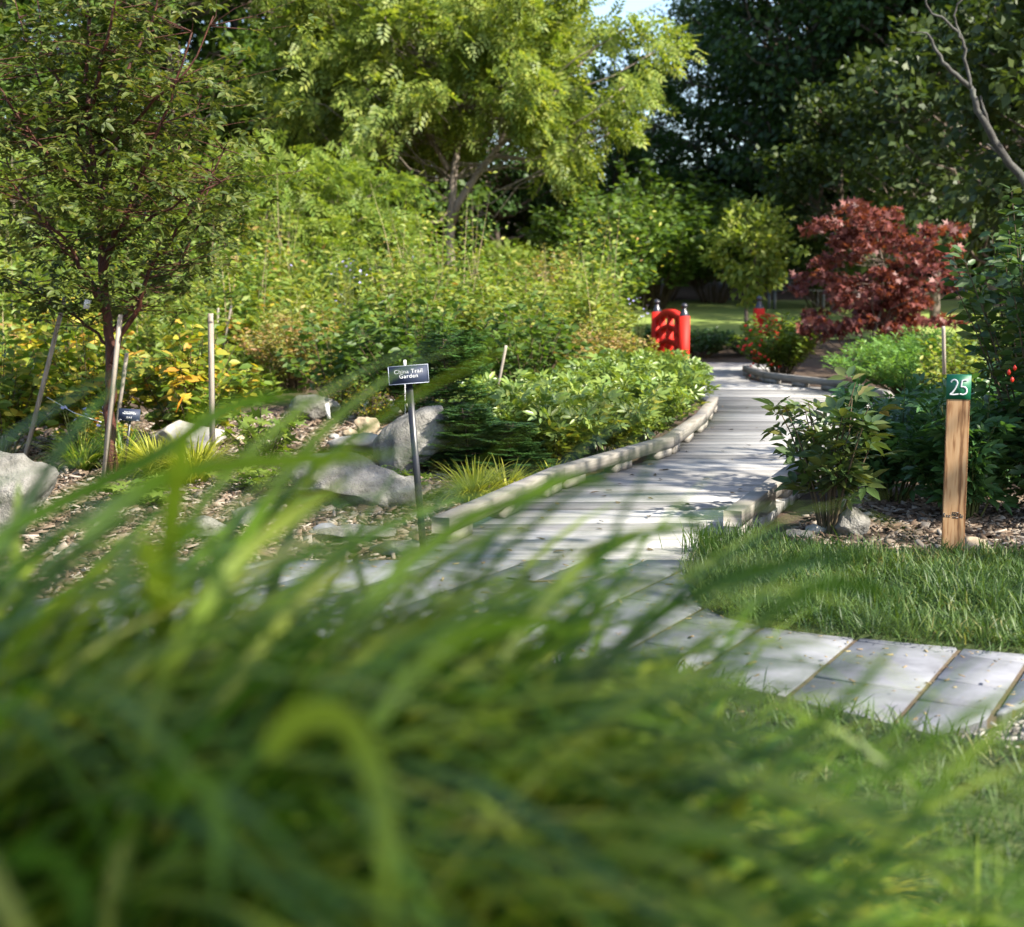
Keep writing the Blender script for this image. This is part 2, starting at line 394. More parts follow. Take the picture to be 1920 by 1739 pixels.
while v < 6:
    hgt = rg.choice((.2, .3, .26, .3)); u = 0 + rg.random() * .5
    while u < 8:
        w = rg.choice((.22, .3, .36, .45)); g = .008
        q = [(u + g, v + g), (u + w - g, v + g), (u + w - g, v + hgt - g), (u + g, v + hgt - g)]
        c = clip([ua * a + va * b for a, b in q], PAVE)
        if c is not None:
            n = len(c); zt = rg.uniform(-.0012, .0012); tl = [rg.uniform(-.0008, .0008) for _ in c]
            cen = sum(c) / n
            V = [(*(cen + (p - cen) * .975), zt + .002 + t) for p, t in zip(c, tl)] + [(*p, zt - .004) for p in c] + [(*p, -.06) for p in c]
            pg.add(V, [tuple(range(n))] + [(i, i + n, (i + 1) % n + n, (i + 1) % n) for i in range(n)] + [(i + n, i + 2 * n, (i + 1) % n + 2 * n, (i + 1) % n + n) for i in range(n)])
        u += w
    v += hgt; row += 1
path = tag(link('path', pg.mesh('path', M_PAVE)), kind='structure')
jb = tag(slab('path_bed', PAVE, -.07, -.005, noisy_mat('joint_soil', [(.03, .022, .015), (.07, .052, .036), (.12, .095, .065)], 20, .95, .5)), kind='structure')
gravel = tag(slab('gravel', [(1.0, 3.22), (1.5, 2.9), (3.4, 2.6), (3.4, 4.0), (2.2, 4.2)], -.09, -.006, M_GRAVEL), kind='structure')

# boardwalk: planks between two edge curves, kerb rails on blocks
LE = [(-.33, 5.5), (-.20, 6.1), (.10, 7.0), (.40, 7.8), (1.0, 9.0), (1.33, 10.2), (1.78, 12.4), (1.93, 14.0), (1.75, 15.6), (1.75, 16.8), (1.95, 18.2), (2.25, 19.6), (2.32, 20.4)]
RE = [(.78, 5.5), (.98, 6.16), (1.30, 7.0), (1.58, 7.8), (2.1, 9.0), (2.6, 10.2), (3.3, 12.2), (3.48, 13.9), (3.2, 15.6), (2.75, 16.6), (2.85, 17.6), (3.5, 19.4), (3.72, 20.3)]
def spline(P, t):
    P = np.asarray(P, float); n = len(P); i = np.clip(np.floor(t).astype(int), 0, n - 2); f = (t - i)[:, None]
    g = lambda k: P[np.clip(k, 0, n - 1)]
    p0, p1, p2, p3 = g(i - 1), g(i), g(i + 1), g(i + 2)
    return .5 * (2 * p1 + (p2 - p0) * f + (2 * p0 - 5 * p1 + 4 * p2 - p3) * f ** 2 + (3 * p1 - p0 - 3 * p2 + p3) * f ** 3)
td = np.linspace(0, len(LE) - 1, 1500); Ld, Rd = spline(LE, td), spline(RE, td); md = (Ld + Rd) / 2
arc = np.concatenate(([0], np.cumsum(np.linalg.norm(np.diff(md, axis=0), axis=1))))
dg = Geo(); s = 0.0; rg = random.Random(5)
boardwalk = empty('boardwalk', (.3, 5.5, 0)); boardwalk['kind'] = 'structure'
boff = np.array((.3, 5.5, 0))
while s < arc[-1] - .2:
    w = .225; t0, t1 = np.interp([s + .008, s + w - .008], arc, td)
    L0, L1 = spline(LE, np.array([t0, t1])); R0, R1 = spline(RE, np.array([t0, t1]))
    e = unit(R0 - L0) * (.06 + rg.uniform(-.012, .012)); z = rg.uniform(-.003, .003) + .004; tz = rg.uniform(-.003, .003)
    top = [(*(L0 - e), z), (*(R0 + e), z), (*(R1 + e), z + tz), (*(L1 - e), z + tz)]
    cc = np.mean([p[:2] for p in top], axis=0); b = .003
    up = [(p[0], p[1] + (b if i < 2 else -b), p[2]) for i, p in enumerate(top)]
    mid = [(p[0], p[1], p[2] - b) for p in top]; bot = [(p[0], p[1], p[2] - .045) for p in top]
    V = np.array(up + mid + bot) - boff
    dg.add(V, [(0, 1, 2, 3)] + [(i, i + 4, (i + 1) % 4 + 4, (i + 1) % 4) for i in range(4)] + [(i + 4, i + 8, (i + 1) % 4 + 8, (i + 1) % 4 + 4) for i in range(4)] + [(11, 10, 9, 8)])
    s += w
link('deck', dg.mesh('deck', M_DECK), boardwalk)
jg = Geo()
for E, sg in ((LE, .05), (RE, -.05)):
    P = spline(E, np.linspace(.15, len(E) - 1.2, 60)); T = unit(np.gradient(P, axis=0)); Nn = np.stack((T[:, 1], -T[:, 0]), 1)
    for a, b in zip(P[:-1] + Nn[:-1] * sg, P[1:] + Nn[1:] * sg):
        d = b - a; jg.box((*(a + b) / 2 - boff[:2], -.115), (np.linalg.norm(d) + .01, .045, .135), math.atan2(d[1], d[0]))
link('joists', jg.mesh('joists', M_KERB), boardwalk)

def kerb(E, ta, tb, side):
    P = spline(E, np.linspace(ta, tb, 400)); al = np.concatenate(([0], np.cumsum(np.linalg.norm(np.diff(P, axis=0), axis=1))))
    seg = 1.6; n = max(1, round(al[-1] / seg)); k = 0
    for i in range(n):
        q = np.stack([np.interp(np.linspace(al[-1] * i / n + .003, al[-1] * (i + 1) / n - .003, 7), al, P[:, c]) for c in (0, 1)], 1)
        q = q[0] + (q[-1] - q[0]) * np.linspace(0, 1, 7)[:, None]
        T = unit(np.gradient(q, axis=0)); Nn = np.stack((T[:, 1], -T[:, 0]), 1) * side; g = Geo()
        wi, z0, z1, b = .078, .055, .122, .002
        prof = [(0, z0), (0, z1 - b), (b, z1), (wi - b, z1), (wi, z1 - b), (wi, z0)]
        V = np.array([[(*(q[j] + Nn[j] * (o - .02)), zz) for o, zz in prof] for j in range(7)]) - boff; m = 6
        F_ = [(j * m + a, j * m + (a + 1) % m, (j + 1) * m + (a + 1) % m, (j + 1) * m + a) for j in range(6) for a in range(m)]
        g.add(V.reshape(-1, 3), F_ + [tuple(range(m)), tuple(range(6 * m, 7 * m))])
        rail = link('kerb_rail', g.mesh('kerb_rail', M_KERB), boardwalk)
        bg_ = Geo()
        for fr in (.095, .5, .905):
            j = fr * 6; a = int(min(j, 5)); c = q[a] + (q[a + 1] - q[a]) * (j - a) + Nn[a] * (wi / 2 - .02)
            bg_.box((*(c - boff[:2]), .031), (.26, .072, .047), math.atan2(T[a][1], T[a][0]))
        link('spacer_block', bg_.mesh('spacer_block', M_KERB), rail)
kerb(LE, .55, 6.05, -1); kerb(RE, .75, 10.1, 1)

# ------------------------------------------------------------------ signs, posts, stakes
def text_geo(txt, size, bold=0.0, space=1.0, depth=.0006):
    c = bpy.data.curves.new('lettering', 'FONT'); c.body = txt; c.size = size; c.align_x = 'CENTER'; c.align_y = 'CENTER'
    c.offset = bold; c.extrude = depth; c.space_line = .8; c.space_character = space; c.resolution_u = 3
    o = bpy.data.objects.new('lettering', c); COL.objects.link(o)
    dg_ = bpy.context.evaluated_depsgraph_get(); me = bpy.data.meshes.new_from_object(o.evaluated_get(dg_)); me.name = 'lettering'
    bpy.data.objects.remove(o); bpy.data.curves.remove(c)
    return me
def rot_mesh(me, M): me.transform(M); return me
UPR = Matrix.Rotation(R(90), 4, 'X')                  # text in XY -> standing in XZ facing -Y

bx_, by_ = G(796, 1034)
t = empty('garden_sign', (bx_, by_, 0), 0, 'navy sign reading China Trail Garden on a leaning dark post beside the boardwalk', 'sign')
topx, topz = PT(769, 712, by_ + .02)[0] - bx_, PT(769, 712, by_)[2]
M_ = Matrix.Rotation(math.atan2(topx, topz), 4, 'Y')
post = Geo(); L_ = math.hypot(topx, topz); post.box((topx / 2, 0, topz / 2 - .05), (.027, .010, L_ + .1), M=M_)
link('post', post.mesh('post', M_BLACK), t)
bm = Matrix.Translation((topx - .004, -.012, topz + .020)) @ Matrix.Rotation(R(-4.4), 4, 'Y') @ Matrix.Rotation(R(-12), 4, 'X')
g = Geo().box((0, 0, 0), (.158, .004, .074)); board = link('sign_board', g.mesh('sign_board', M_NAVY), t); board.matrix_local = bm
g = Geo()
for c, d in (((0, -.0028, .0362), (.160, .002, .0022)), ((0, -.0028, -.0362), (.160, .002, .0022)), ((-.0792, -.0028, 0), (.0022, .002, .0702)), ((.0792, -.0028, 0), (.0022, .002, .0702))): g.box(c, d)
link('border', g.mesh('border', M_EDGE), board)
me = rot_mesh(text_geo('China Trail\nGarden',   .0235, -.0001, 1.08), Matrix.Translation((0, -.0032, .003)) @ UPR); me.materials.append(M_WHITE)
# slab serifs: small feet and heads on the letters' upright strokes
link('lettering', me, board)

lx, ly = G(231, 880)
t = empty('plant_label', (lx, ly, 0), 0, 'small navy plant label on a thin black stake under the paperbark maple', 'plant label')
tx, tz = PT(243, 778, ly)[0] - lx, PT(243, 778, ly)[2]
link('stake', Geo().box((tx / 2, 0, tz / 2 - .04), (.014, .006, math.hypot(tx, tz) + .08), M=Matrix.Rotation(math.atan2(tx, tz), 4, 'Y')).mesh('stake', M_BLACK), t)
board = link('sign_board', Geo().box((0, 0, 0), (.128, .003, .072)).mesh('sign_board', M_NAVY), t)
board.matrix_local = Matrix.Translation((tx, -.008, tz)) @ Matrix.Rotation(R(3), 4, 'Y') @ Matrix.Rotation(R(-14), 4, 'X')
me = rot_mesh(text_geo('Acer griseum\nPaperbark Maple', .0115, .0002), Matrix.Translation((0, -.0022, .012)) @ UPR); me.materials.append(M_WHITE); link('lettering', me, board)
for k in range(3):
    g = Geo()
    for (dx, dz, w, h) in ((0, .004, .007, .0014), (0, 0, .0013, .009), (0, -.004, .008, .0014), (.003, -.001, .0013, .006)): g.box((-.012 + k * .012 + dx, -.0022, -.016 + dz), (w, .0008, h))
    link('lettering', g.mesh('lettering', M_WHITE), board)
for sx in (-.05, .05): link('lettering', Geo().box((sx, -.0022, -.031), (.015, .0008, .002)).mesh('lettering', M_WHITE), board)

def ribbon(geo, pts, w, y):
    P = np.array(pts, float); T = unit(np.gradient(P, axis=0)); N_ = np.stack((-T[:, 1], T[:, 0]), 1)
    ww = w * (1 - .15 * np.abs(np.linspace(-1, 1, len(P))))[:, None] / 2
    for k, (a, b) in enumerate(((P + N_ * ww, P - N_ * ww),)):
        n = len(P); V = np.concatenate([np.stack((q[:, 0], np.full(n, yy), q[:, 1]), 1) for yy in (y, y + .0008) for q in (a, b)])
        i = np.arange(n - 1); geo.addq(V, np.concatenate([np.stack((i, i + n, i + n + 1, i + 1), 1), np.stack((i + 2 * n, i, i + 1, i + 2 * n + 1), 1), np.stack((i + n, i + 3 * n, i + 3 * n + 1, i + n + 1), 1)]))
def arcp(cx, cz, r, a0, a1, n=12, sx=1.0): return [(cx + sx * r * math.cos(R(a0 + (a1 - a0) * i / (n - 1))), cz + r * math.sin(R(a0 + (a1 - a0) * i / (n - 1)))) for i in range(n)]

px_, py_ = G(1786, 1040)
t = empty('marker_post', (px_, py_, 0), R(-18.5), 'square timber marker post with white number 25 on a green top', 'marker post')
PH = PT(1786, 706, py_ - .044)[2]
bmp = bmesh.new(); bmesh.ops.create_cube(bmp, size=1.0)
bmesh.ops.scale(bmp, vec=(.088, .088, PH + .15), verts=bmp.verts); bmesh.ops.translate(bmp, vec=(0, 0, PH / 2 - .075), verts=bmp.verts)
bmesh.ops.bevel(bmp, geom=bmp.edges[:], offset=.004, segments=2, affect='EDGES')
me = bpy.data.meshes.new('post'); bmp.to_mesh(me); bmp.free(); me.materials.append(M_POST); link('post', me, t)
g = Geo().box((0, 0, PH - .0435), (.0925, .0925, .094)); pl = link('number_cap', g.mesh('number_cap', M_GREEN), t)
g = Geo(); zc = PH - .044; y_ = -.0475
ribbon(g, arcp(-.017, zc + .017, .0135, 165, -20, 12, .9) + [(-.012, zc - .004), (-.022, zc - .019), (-.031, zc - .027)], .0068, y_)
ribbon(g, [(-.032, zc - .0275), (-.015, zc - .0285), (.001, zc - .026)], .0066, y_ - .0004)
ribbon(g, [(.032, zc + .029), (.02, zc + .0285), (.0115, zc + .027)], .0066, y_)
ribbon(g, [(.0125, zc + .030), (.0105, zc + .015), (.0095, zc + .003)], .0066, y_ - .0004)
ribbon(g, [(.0095, zc + .0025)] + arcp(.0165, zc - .012, .0155, 110, -115, 14, .95) + [(.005, zc - .0255)], .0068, y_ - .0002)
link('number', g.mesh('number', M_WHITE), pl)
zs = PT(1786, 964, py_)[2]; st = text_geo('NO', .016, .0003); rot_mesh(st, Matrix.Translation((.006, -.0446, zs + .003)) @ UPR); st.materials.append(M_BLACK); link('stamp', st, t)
g = Geo(); rg = random.Random(2)
for k in range(7): g.box((-.036 + (k % 3) * .010 + rg.uniform(-.001, .001), -.0446, zs + (k // 3 - 1) * .0058), (.0055, .0008, .0036))
for k in range(5): g.box((.0255 + (k % 2) * .007, -.0446, zs + (k // 2 - 1) * .0058), (.005, .0008, .0038))
g.box((.006, -.0446, zs + .0125), (.026, .0008, .0022)); g.box((.006, -.0446, zs - .0085), (.022, .0008, .0038)); g.box((-.040, -.0446, zs), (.0015, .0008, .02))
link('stamp', g.mesh('stamp', M_BLACK), t)

def stake(p0, p1, y, w, label, y2=None, d=.02):
    a = PT(*p0, y); b = PT(*p1, y2 or y); o = a - np.array((0, 0, .12))
    v = Vector(b - a); q = v.to_track_quat('Z', 'Y').to_matrix().to_4x4()
    L = v.length; g = Geo()
    z = lambda q_: np.asarray(q_)
    V = np.array([(i * w / 2, j * d / 2, k) for k in (-.12, L - .03) for j in (-1, 1) for i in (-1, 1)] + [(i * w / 4, j * d / 2, L) for j in (-1, 1) for i in (-1, 1)])
    g.add(V @ np.array(q.to_3x3()).T, [(0, 2, 3, 1), (0, 1, 5, 4), (1, 3, 7, 5), (3, 2, 6, 7), (2, 0, 4, 6), (4, 5, 9, 8), (5, 7, 11, 9), (7, 6, 10, 11), (6, 4, 8, 10), (8, 9, 11, 10)])
    o = link('wooden_stake', g.mesh('wooden_stake', M_STAKE)); o.location = a
    return tag(o, label, 'stake', 'wooden garden stakes')
stake((47, 858), (122, 556), 8.9, .036, 'weathered stake leaning right at the far left of the paperbark maple')
stake((196, 884), (226, 590), 8.15, .042, 'grey stake leaning against the front of the paperbark trunk')
stake((214, 838), (238, 662), 9.3, .028, 'thin pale stake just behind the small navy plant label')
stake((399, 884), (395, 588), 8.4, .03, 'upright square stake standing alone right of the paperbark maple', d=.03)
stake((407, 660), (409, 577), 15.5, .03, 'short upright stake deep in the meadow behind the lone stake')
stake((421, 640), (434, 574), 15.8, .035, 'leaning stake deep in the meadow right of the lone stake')
stake((440, 660), (438, 606), 16.2, .03, 'lowest of the stakes in the meadow, rightmost of three')
stake((928, 756), (949, 648), 10.5, .04, 'pale stake leaning right behind the yew beside the navy sign')
stake((1770, 672), (1769, 612), 10.5, .03, 'thin stake behind the post numbered 25 among shrubs')
g = Geo(); a = PT(88, 745, 8.88); b = PT(190, 792, 8.42); c = PT(222, 780, 9.25)
m1 = (a + b) / 2 - (0, 0, .02)
g.tube([a, m1, b], .0018, 4)
tag(link('guy_twine', g.mesh('guy_twine', M_TAG)), 'thin twine tied from the leaning stake to the maple trunk', 'twine')

# ------------------------------------------------------------------ red bridge
bp = np.array((2.3, 20.6, -.05))
t = empty('garden_bridge', tuple(bp), 0, 'bright red arched garden bridge with black finials at the end of the boardwalk', 'bridge')
def finial(p, r):
    prof = [(r * .98, 0), (r * .98, .012), (r * .74, .05), (r * .52, .088), (r * .40, .10), (r * .40, .112), (r * .62, .125), (r * .70, .145), (r * .55, .165), (r * .2, .178), (.002, .182)]
    g = Geo(); n = 14; V = [(p[0] + a * math.cos(k * 2 * math.pi / n), p[1] + a * math.sin(k * 2 * math.pi / n), p[2] + z) for a, z in prof for k in range(n)]
    i = np.arange(len(prof) - 1)[:, None] * n; j = np.arange(n)[None]
    Q = np.stack((i + j, i + (j + 1) % n, i + n + (j + 1) % n, i + n + j), -1).reshape(-1, 4); g.addq(V, Q); return g.mesh('finial', M_FIN, True)
def bpost(px, ytop, d, zb=-.3, capped=True):
    p = PT(px, ytop, d) - bp; g = Geo(); g.box((p[0], p[1], (p[2] + zb) / 2), (.142, .142, p[2] - zb)); o = link('post', g.mesh('post', M_REDP), t)
    if capped: link('finial', finial(p, .072), o)
    return p
A = bpost(1231.5, 585, 20.8); B = bpost(1283, 593, 19.9); C = bpost(1423.5, 578.5, 20.8); D_ = bpost(1458, 596, 20.3, capped=False)
def brail(a, b, drop, rise, n=14):
    out = Geo(); f = np.linspace(0, 1, n)
    for k, (dz, hh) in enumerate(((0, .10), (-.2, .065), (-.40, .065), (-.60, .065))):
        P = a[None] + (b - a)[None] * f[:, None]; P[:, 2] = (min(a[2], b[2]) - .10 + dz) + rise * np.sin(f * math.pi)
        for q, r_ in zip(P[:-1], P[1:]):
            m = (q + r_) / 2; d = r_ - q; M2 = Vector(d).to_track_quat('X', 'Z').to_matrix().to_4x4()
            out.box(m, (np.linalg.norm(d) + .02, .085, hh), M=M2)
    for k in (.22, .5, .78):
        p = a + (b - a) * k; zt = min(a[2], b[2]) - .12 + rise * math.sin(k * math.pi); out.box((p[0], p[1], zt / 2 - .05), (.09, .07, zt + .1))
    return out.mesh('railing', M_REDP)
link('railing', brail(A, B, 0, .14), t); link('railing', brail(C, D_, 0, .10), t)
dk = Geo(); q0 = [A, B, D_, C]
for k in range(9):
    f0, f1 = k / 9 + .004, (k + 1) / 9 - .004
    l0, l1 = B + (A - B) * f0, B + (A - B) * f1; r0, r1 = D_ + (C - D_) * f0, D_ + (C - D_) * f1
    V = [(*p[:2], zz) for zz in (.056, .02) for p in (l0, r0, r1, l1)]
    dk.add(V, [(0, 1, 2, 3), (7, 6, 5, 4)] + [(i, i + 4, (i + 1) % 4 + 4, (i + 1) % 4) for i in range(4)])
link('deck', dk.mesh('deck', M_DECK), t)

# bench on the far rise
bpos = PT(1494, 562, 33.0)
t = empty('garden_bench', (bpos[0], 33.0, float(H(bpos[0], 33.0)) + .02), R(8), 'grey wooden bench standing far back at the wood edge', 'bench')
def bench_part(name, boxes):
    g = Geo()
    for c, d in boxes: g.box(c, d)
    link(name, g.mesh(name, M_BENCH), t)
bench_part('seat', [((0, -.15 + .11 * k, .42), (1.25, .09, .03)) for k in range(4)])
bench_part('backrest', [((0, .28, .52 + .09 * k), (1.25, .025, .07)) for k in range(4)] + [((sx, .28, .6), (.05, .05, .5)) for sx in (-.6, .6)])
for sx in (-.58, .58):
    for sy in (-.16, .24): bench_part('leg', [((sx, sy, .2), (.06, .06, .4))])

# ------------------------------------------------------------------ stones
def stone_mesh(dims, seed, cuts=9, sub=4, rough=.10):
    bm_ = bmesh.new(); bmesh.ops.create_icosphere(bm_, subdivisions=sub, radius=1.0); rg_ = random.Random(seed)
    pl_ = []
    for _ in range(cuts):
        n = Vector((rg_.gauss(0, 1), rg_.gauss(0, 1), rg_.gauss(0, 1))).normalized(); pl_.append((n, rg_.uniform(.62, .88)))
    o = Vector((rg_.uniform(0, 50), rg_.uniform(0, 50), seed))
    for v in bm_.verts:
        p = v.co.copy()
        for n, d in pl_:
            e = p.dot(n) - d
            if e > 0: p -= n * e * .97
        k = mnoise.fractal(p * 1.6 + o, 1.0, 2.0, 4) * rough + mnoise.fractal(p * 7 + o, 1.0, 2.0, 3) * rough * .22
        p += p.normalized() * k
        v.co = Vector((p.x * dims[0] / 2, p.y * dims[1] / 2, p.z * dims[2] / 2))
    me = bpy.data.meshes.new('stone'); bm_.to_mesh(me); bm_.free()
    me.polygons.foreach_set('use_smooth', np.ones(len(me.polygons), bool))
    return me
def stone(name, px, py, dims, seed, mat, label, lift=0.35, rot=(0, 0, 0), cat='rock', cuts=14, sub=4, group=None, rough=.15):
    x, y = G(px, py, -.03); me = stone_mesh(dims, seed, cuts, sub, rough); me.name = name; me.materials.append(mat)
    o = link(name, me); o.location = (x, y + dims[1] * .35, -.05 + dims[2] * lift); o.rotation_euler = rot
    return tag(o, label, cat, group)
stone('boulder', -45, 1010, (.62, .5, .50), 11, M_STONE, 'tall grey boulder cut off by the left side of the picture', .38, cat='boulder', cuts=14, rough=.16)
stone('boulder', 640, 952, (.74, .5, .34), 12, M_STONE, 'wide flat topped grey boulder behind the flat stepping slab', .34, (0, .04, .1), 'boulder', 13, rough=.15)
stone('boulder', 772, 888, (.72, .5, .38), 13, M_STONE, 'slanted grey boulder right behind the navy garden sign', .44, (.15, -.72, .3), 'boulder', 13, rough=.15)
stone('rock', 345, 852, (.50, .38, .28), 14, M_STONEW, 'pale rounded rock between the maple and the lone stake', .4)
stone('rock', 262, 838, (.22, .2, .14), 15, M_STONEW, 'small white rock behind the stake of the navy plant label', .4)
stone('rock', 440, 835, (.24, .16, .10), 16, M_STONET, 'flat tan rock just right of the lone upright stake', .4)
stone('rock', 745, 775, (.42, .2, .16), 17, M_STONEW, 'pale blocky rock beyond the slanted boulder', .4, cuts=12)
stone('rock', 684, 812, (.20, .16, .17), 18, M_STONET, 'tan triangular rock beyond the flat topped boulder', .4)
stone('rock', 654, 820, (.15, .12, .09), 19, M_STONET, 'low tan rock between white pebble and triangular rock', .4)
stone('rock', 627, 822, (.09, .08, .07), 20, M_STONEW, 'little white rock left of the low tan rock', .4, sub=3)
stone('rock', 668, 852, (.42, .3, .16), 21, M_STONEW, 'bright white flat rock resting behind the wide boulder', .5)
stone('rock', 588, 790, (.42, .3, .30), 22, M_STONE, 'grey blocky rock at the edge of the meadow', .4, cuts=14)
stone('rock', 660, 1014, (.42, .26, .055), 23, M_STONE, 'flat thin stepping slab lying on the mulch', .8, cat='stone slab', cuts=12)
stone('rock', 478, 985, (.34, .28, .10), 24, M_STONE, 'low grey rock left of the stepping slab', .4)
stone('rock', 372, 1008, (.22, .2, .13), 25, M_STONE, 'light grey rock on the mulch below the golden grass', .4)
stone('rock', 748, 1040, (.26, .16, .075), 26, M_STONE, 'low grey rock by the foot of the navy garden sign', .5)
stone('rock', 742, 950, (.3, .25, .20), 27, M_STONE, 'pinkish grey rock behind the navy sign post', .4)
stone('rock', 610, 1000, (.13, .1, .06), 28, M_PAVE, 'small blue grey rock behind the stepping slab', .5, sub=3)
stone('rock', 1600, 1006, (.17, .15, .16), 29, M_STONE, 'rounded grey rock under the front tree peony', .42)
stone('rock', 1532, 1000, (.11, .09, .07), 30, M_STONEW, 'small white rock beside the right kerb', .4, sub=3)
stone('rock', 1500, 1010, (.13, .1, .07), 31, M_STONE, 'small grey rock touching the right kerb joist', .4, sub=3)
stone('rock', 1835, 1046, (.17, .14, .10), 32, M_STONET, 'tan rock in the grass right of the numbered post', .45)
stone('rock', 925, 832, (.3, .22, .26), 33, M_STONEW, 'white rock showing between low yews', .4)

# ------------------------------------------------------------------ plant builders
def rngd(seed): return np.random.default_rng(seed)

def stem_plant(name, seed, n_st, h, spread, per, L, W, tmpl, mat, smat, label=None, cat='shrub', group=None, tmin=.25, dome=.35,
               up=.25, jit=.5, stem_r=.006, base_r=.18, lean=0.0, nrm_up=1.0, loc=(0, 0, 0), rz=0.0, scale=1.0, sidebr=0.0):
    """a bush of many stems carrying leaves along their length"""
    r = rngd(seed)
    az = r.random(n_st) * 2 * math.pi; rr = spread * np.sqrt(r.random(n_st))
    ht = h * (1 - dome * (rr / spread) ** 2) * r.uniform(.72, 1.0, n_st)
    b0 = np.stack((np.cos(az) * rr * base_r, np.sin(az) * rr * base_r, np.zeros(n_st)), 1)
    tp = np.stack((np.cos(az) * rr + lean * ht, np.sin(az) * rr, ht), 1)
    c = b0 * .4 + tp * .6; c[:, :2] = b0[:, :2] * .55 + tp[:, :2] * .45 + r.normal(0, .06 * spread, (n_st, 2)); c[:, 2] = ht * .62
    f = lambda t, i: ((1 - t) ** 2)[..., None] * b0[i] + (2 * t * (1 - t))[..., None] * c[i] + (t ** 2)[..., None] * tp[i]
    sg = Geo(); ts = np.linspace(0, 1, 5)
    for i in range(n_st): sg.tube(f(ts, np.full(5, i)), stem_r * (1.05 - ts * .75), 4, False)
    idx = np.repeat(np.arange(n_st), per); n = len(idx)
    t = tmin + (1.02 - tmin) * (np.tile((np.arange(per) + .5) / per, n_st) + r.normal(0, .35 / per, n)); t = np.clip(t, .05, 1.02)
    P = f(t, idx)
    ga = np.tile(np.arange(per) * 2.4, n_st) + az[idx] + r.normal(0, .5, n)
    D = np.stack((np.cos(ga), np.sin(ga), up + r.normal(0, jit * .6, n)), 1)
    out = np.stack((np.cos(az[idx]), np.sin(az[idx]), np.zeros(n)), 1) * .3
    D = D + out
    if sidebr: P = P + unit(D) * (sidebr * (1.1 - t) * r.random(n))[:, None]
    N = np.stack((r.normal(0, jit * 1.5, n), r.normal(0, jit * 1.5, n), np.full(n, nrm_up)), 1)
    k = r.uniform(.65, 1.2, n)
    lg = Geo(); scatter(lg, tmpl, P, D, N, L * k, W * k)
    root = empty(name, loc, rz, label, cat, group, scale)
    link('stems', sg.mesh('stems', smat), root); link('foliage', lg.mesh('foliage', mat), root)
    return root

def limb(sg, a, b, r0, r1, rng, wob=.06, n=7, sides=6):
    t = np.linspace(0, 1, n)[:, None]; L = np.linalg.norm(b - a)
    P = a + (b - a) * t; P[1:-1] += rng.normal(0, wob * L * .5, (n - 2, 3)); P[:, 2] += np.sin(t[:, 0] * math.pi) * -.06 * L
    sg.tube(P, r0 + (r1 - r0) * t[:, 0], sides, True); return P

def tree(name, seed, height, trunk_h, trunk_r, rad, zc, n_cl, per, cl_r, L, W, tmpl, mat, bark, label=None, cat='tree', group=None, droop=.2,
         loc=(0, 0, 0), rz=0.0, scale=1.0, shell=.55, fork=None, flat=.6, jit=.6, clear=None, lf=.42):
    """trunk with limbs running out to leaf clumps; rad=(rx,ry,rz) crown radii about height zc"""
    r = rngd(seed); sg = Geo(); lg = Geo()
    u = unit(r.normal(0, 1, (n_cl, 3))); q = (shell + (1 - shell) * r.random(n_cl)) ** .8
    q *= r.uniform(.75, 1.08, n_cl)
    Cc = u * q[:, None] * np.array(rad) + np.array((0, 0, zc))
    Cc[:, 2] = np.maximum(Cc[:, 2], trunk_h * .55)
    if clear: Cc = Cc[~((np.hypot(Cc[:, 0], Cc[:, 1] * .6) < clear[0]) & (Cc[:, 2] < clear[1]))]; Cc = Cc[~((Cc[:, 0] > clear[2]) & (Cc[:, 2] > clear[3]))]; Cc = Cc[~((abs(Cc[:, 0]) < 1.2) & (Cc[:, 1] < .3) & (Cc[:, 2] < clear[1] + .5))]; n_cl = len(Cc)
    top = np.array((r.normal(0, .1), r.normal(0, .1), zc + rad[2] * .7))
    forks = fork or []
    tr = [np.array((0, 0, -.2)), np.array((r.normal(0, .03), r.normal(0, .03), trunk_h * .5)), np.array((r.normal(0, .06), r.normal(0, .05), trunk_h)), (np.array((0, 0, trunk_h)) + top) / 2 + r.normal(0, .15, 3), top]
    tt = np.array([0, .25, .5, .75, 1]); ts = np.linspace(0, 1, 13)
    TP = np.stack([np.interp(ts, tt, [p[k] for p in tr]) for k in range(3)], 1)
    TR = trunk_r * np.interp(ts, [0, .05, .5, 1], [1.35, 1.0, .7, .12]); sg.tube(TP, TR, 9)
    for fk in forks: sg.tube(np.array(fk[0]), np.linspace(fk[1], fk[1] * .3, len(fk[0])), 8)
    for c in Cc:
        i = int(np.clip(np.argmin(np.abs(TP[:, 2] - (c[2] - .45 * np.hypot(c[0], c[1])))), 3, 11))
        limb(sg, TP[i], c, TR[i] * lf, .012 * height / 8, r, .10, 6, 5)
    rs = cl_r * r.uniform(.65, 1.3, n_cl)
    idx = np.repeat(np.arange(n_cl), per); n = len(idx)
    off = unit(r.normal(0, 1, (n, 3))) * (r.random(n) ** .45)[:, None]; off[:, 2] *= flat
    P = Cc[idx] + off * rs[idx][:, None]
    outw = unit(P - np.array((0, 0, zc - rad[2] * .3)))
    D = outw * .7 + unit(r.normal(0, 1, (n, 3))) * .8; D[:, 2] -= droop + .1
    N = np.stack((r.normal(0, jit * 1.5, n), r.normal(0, jit * 1.5, n), np.ones(n)), 1)
    k = r.uniform(.6, 1.25, n); scatter(lg, tmpl, P, D, N, L * k, W * k)
    root = empty(name, loc, rz, label, cat, group, scale)
    link('trunk', sg.mesh('trunk', bark, True), root); link('crown', lg.mesh('crown', mat), root)
    return root

def at(x, y): return (x, y, float(H(x, y)))
def atp(px, y): return at((px - CX) / F * y, y)

exec_parts = True
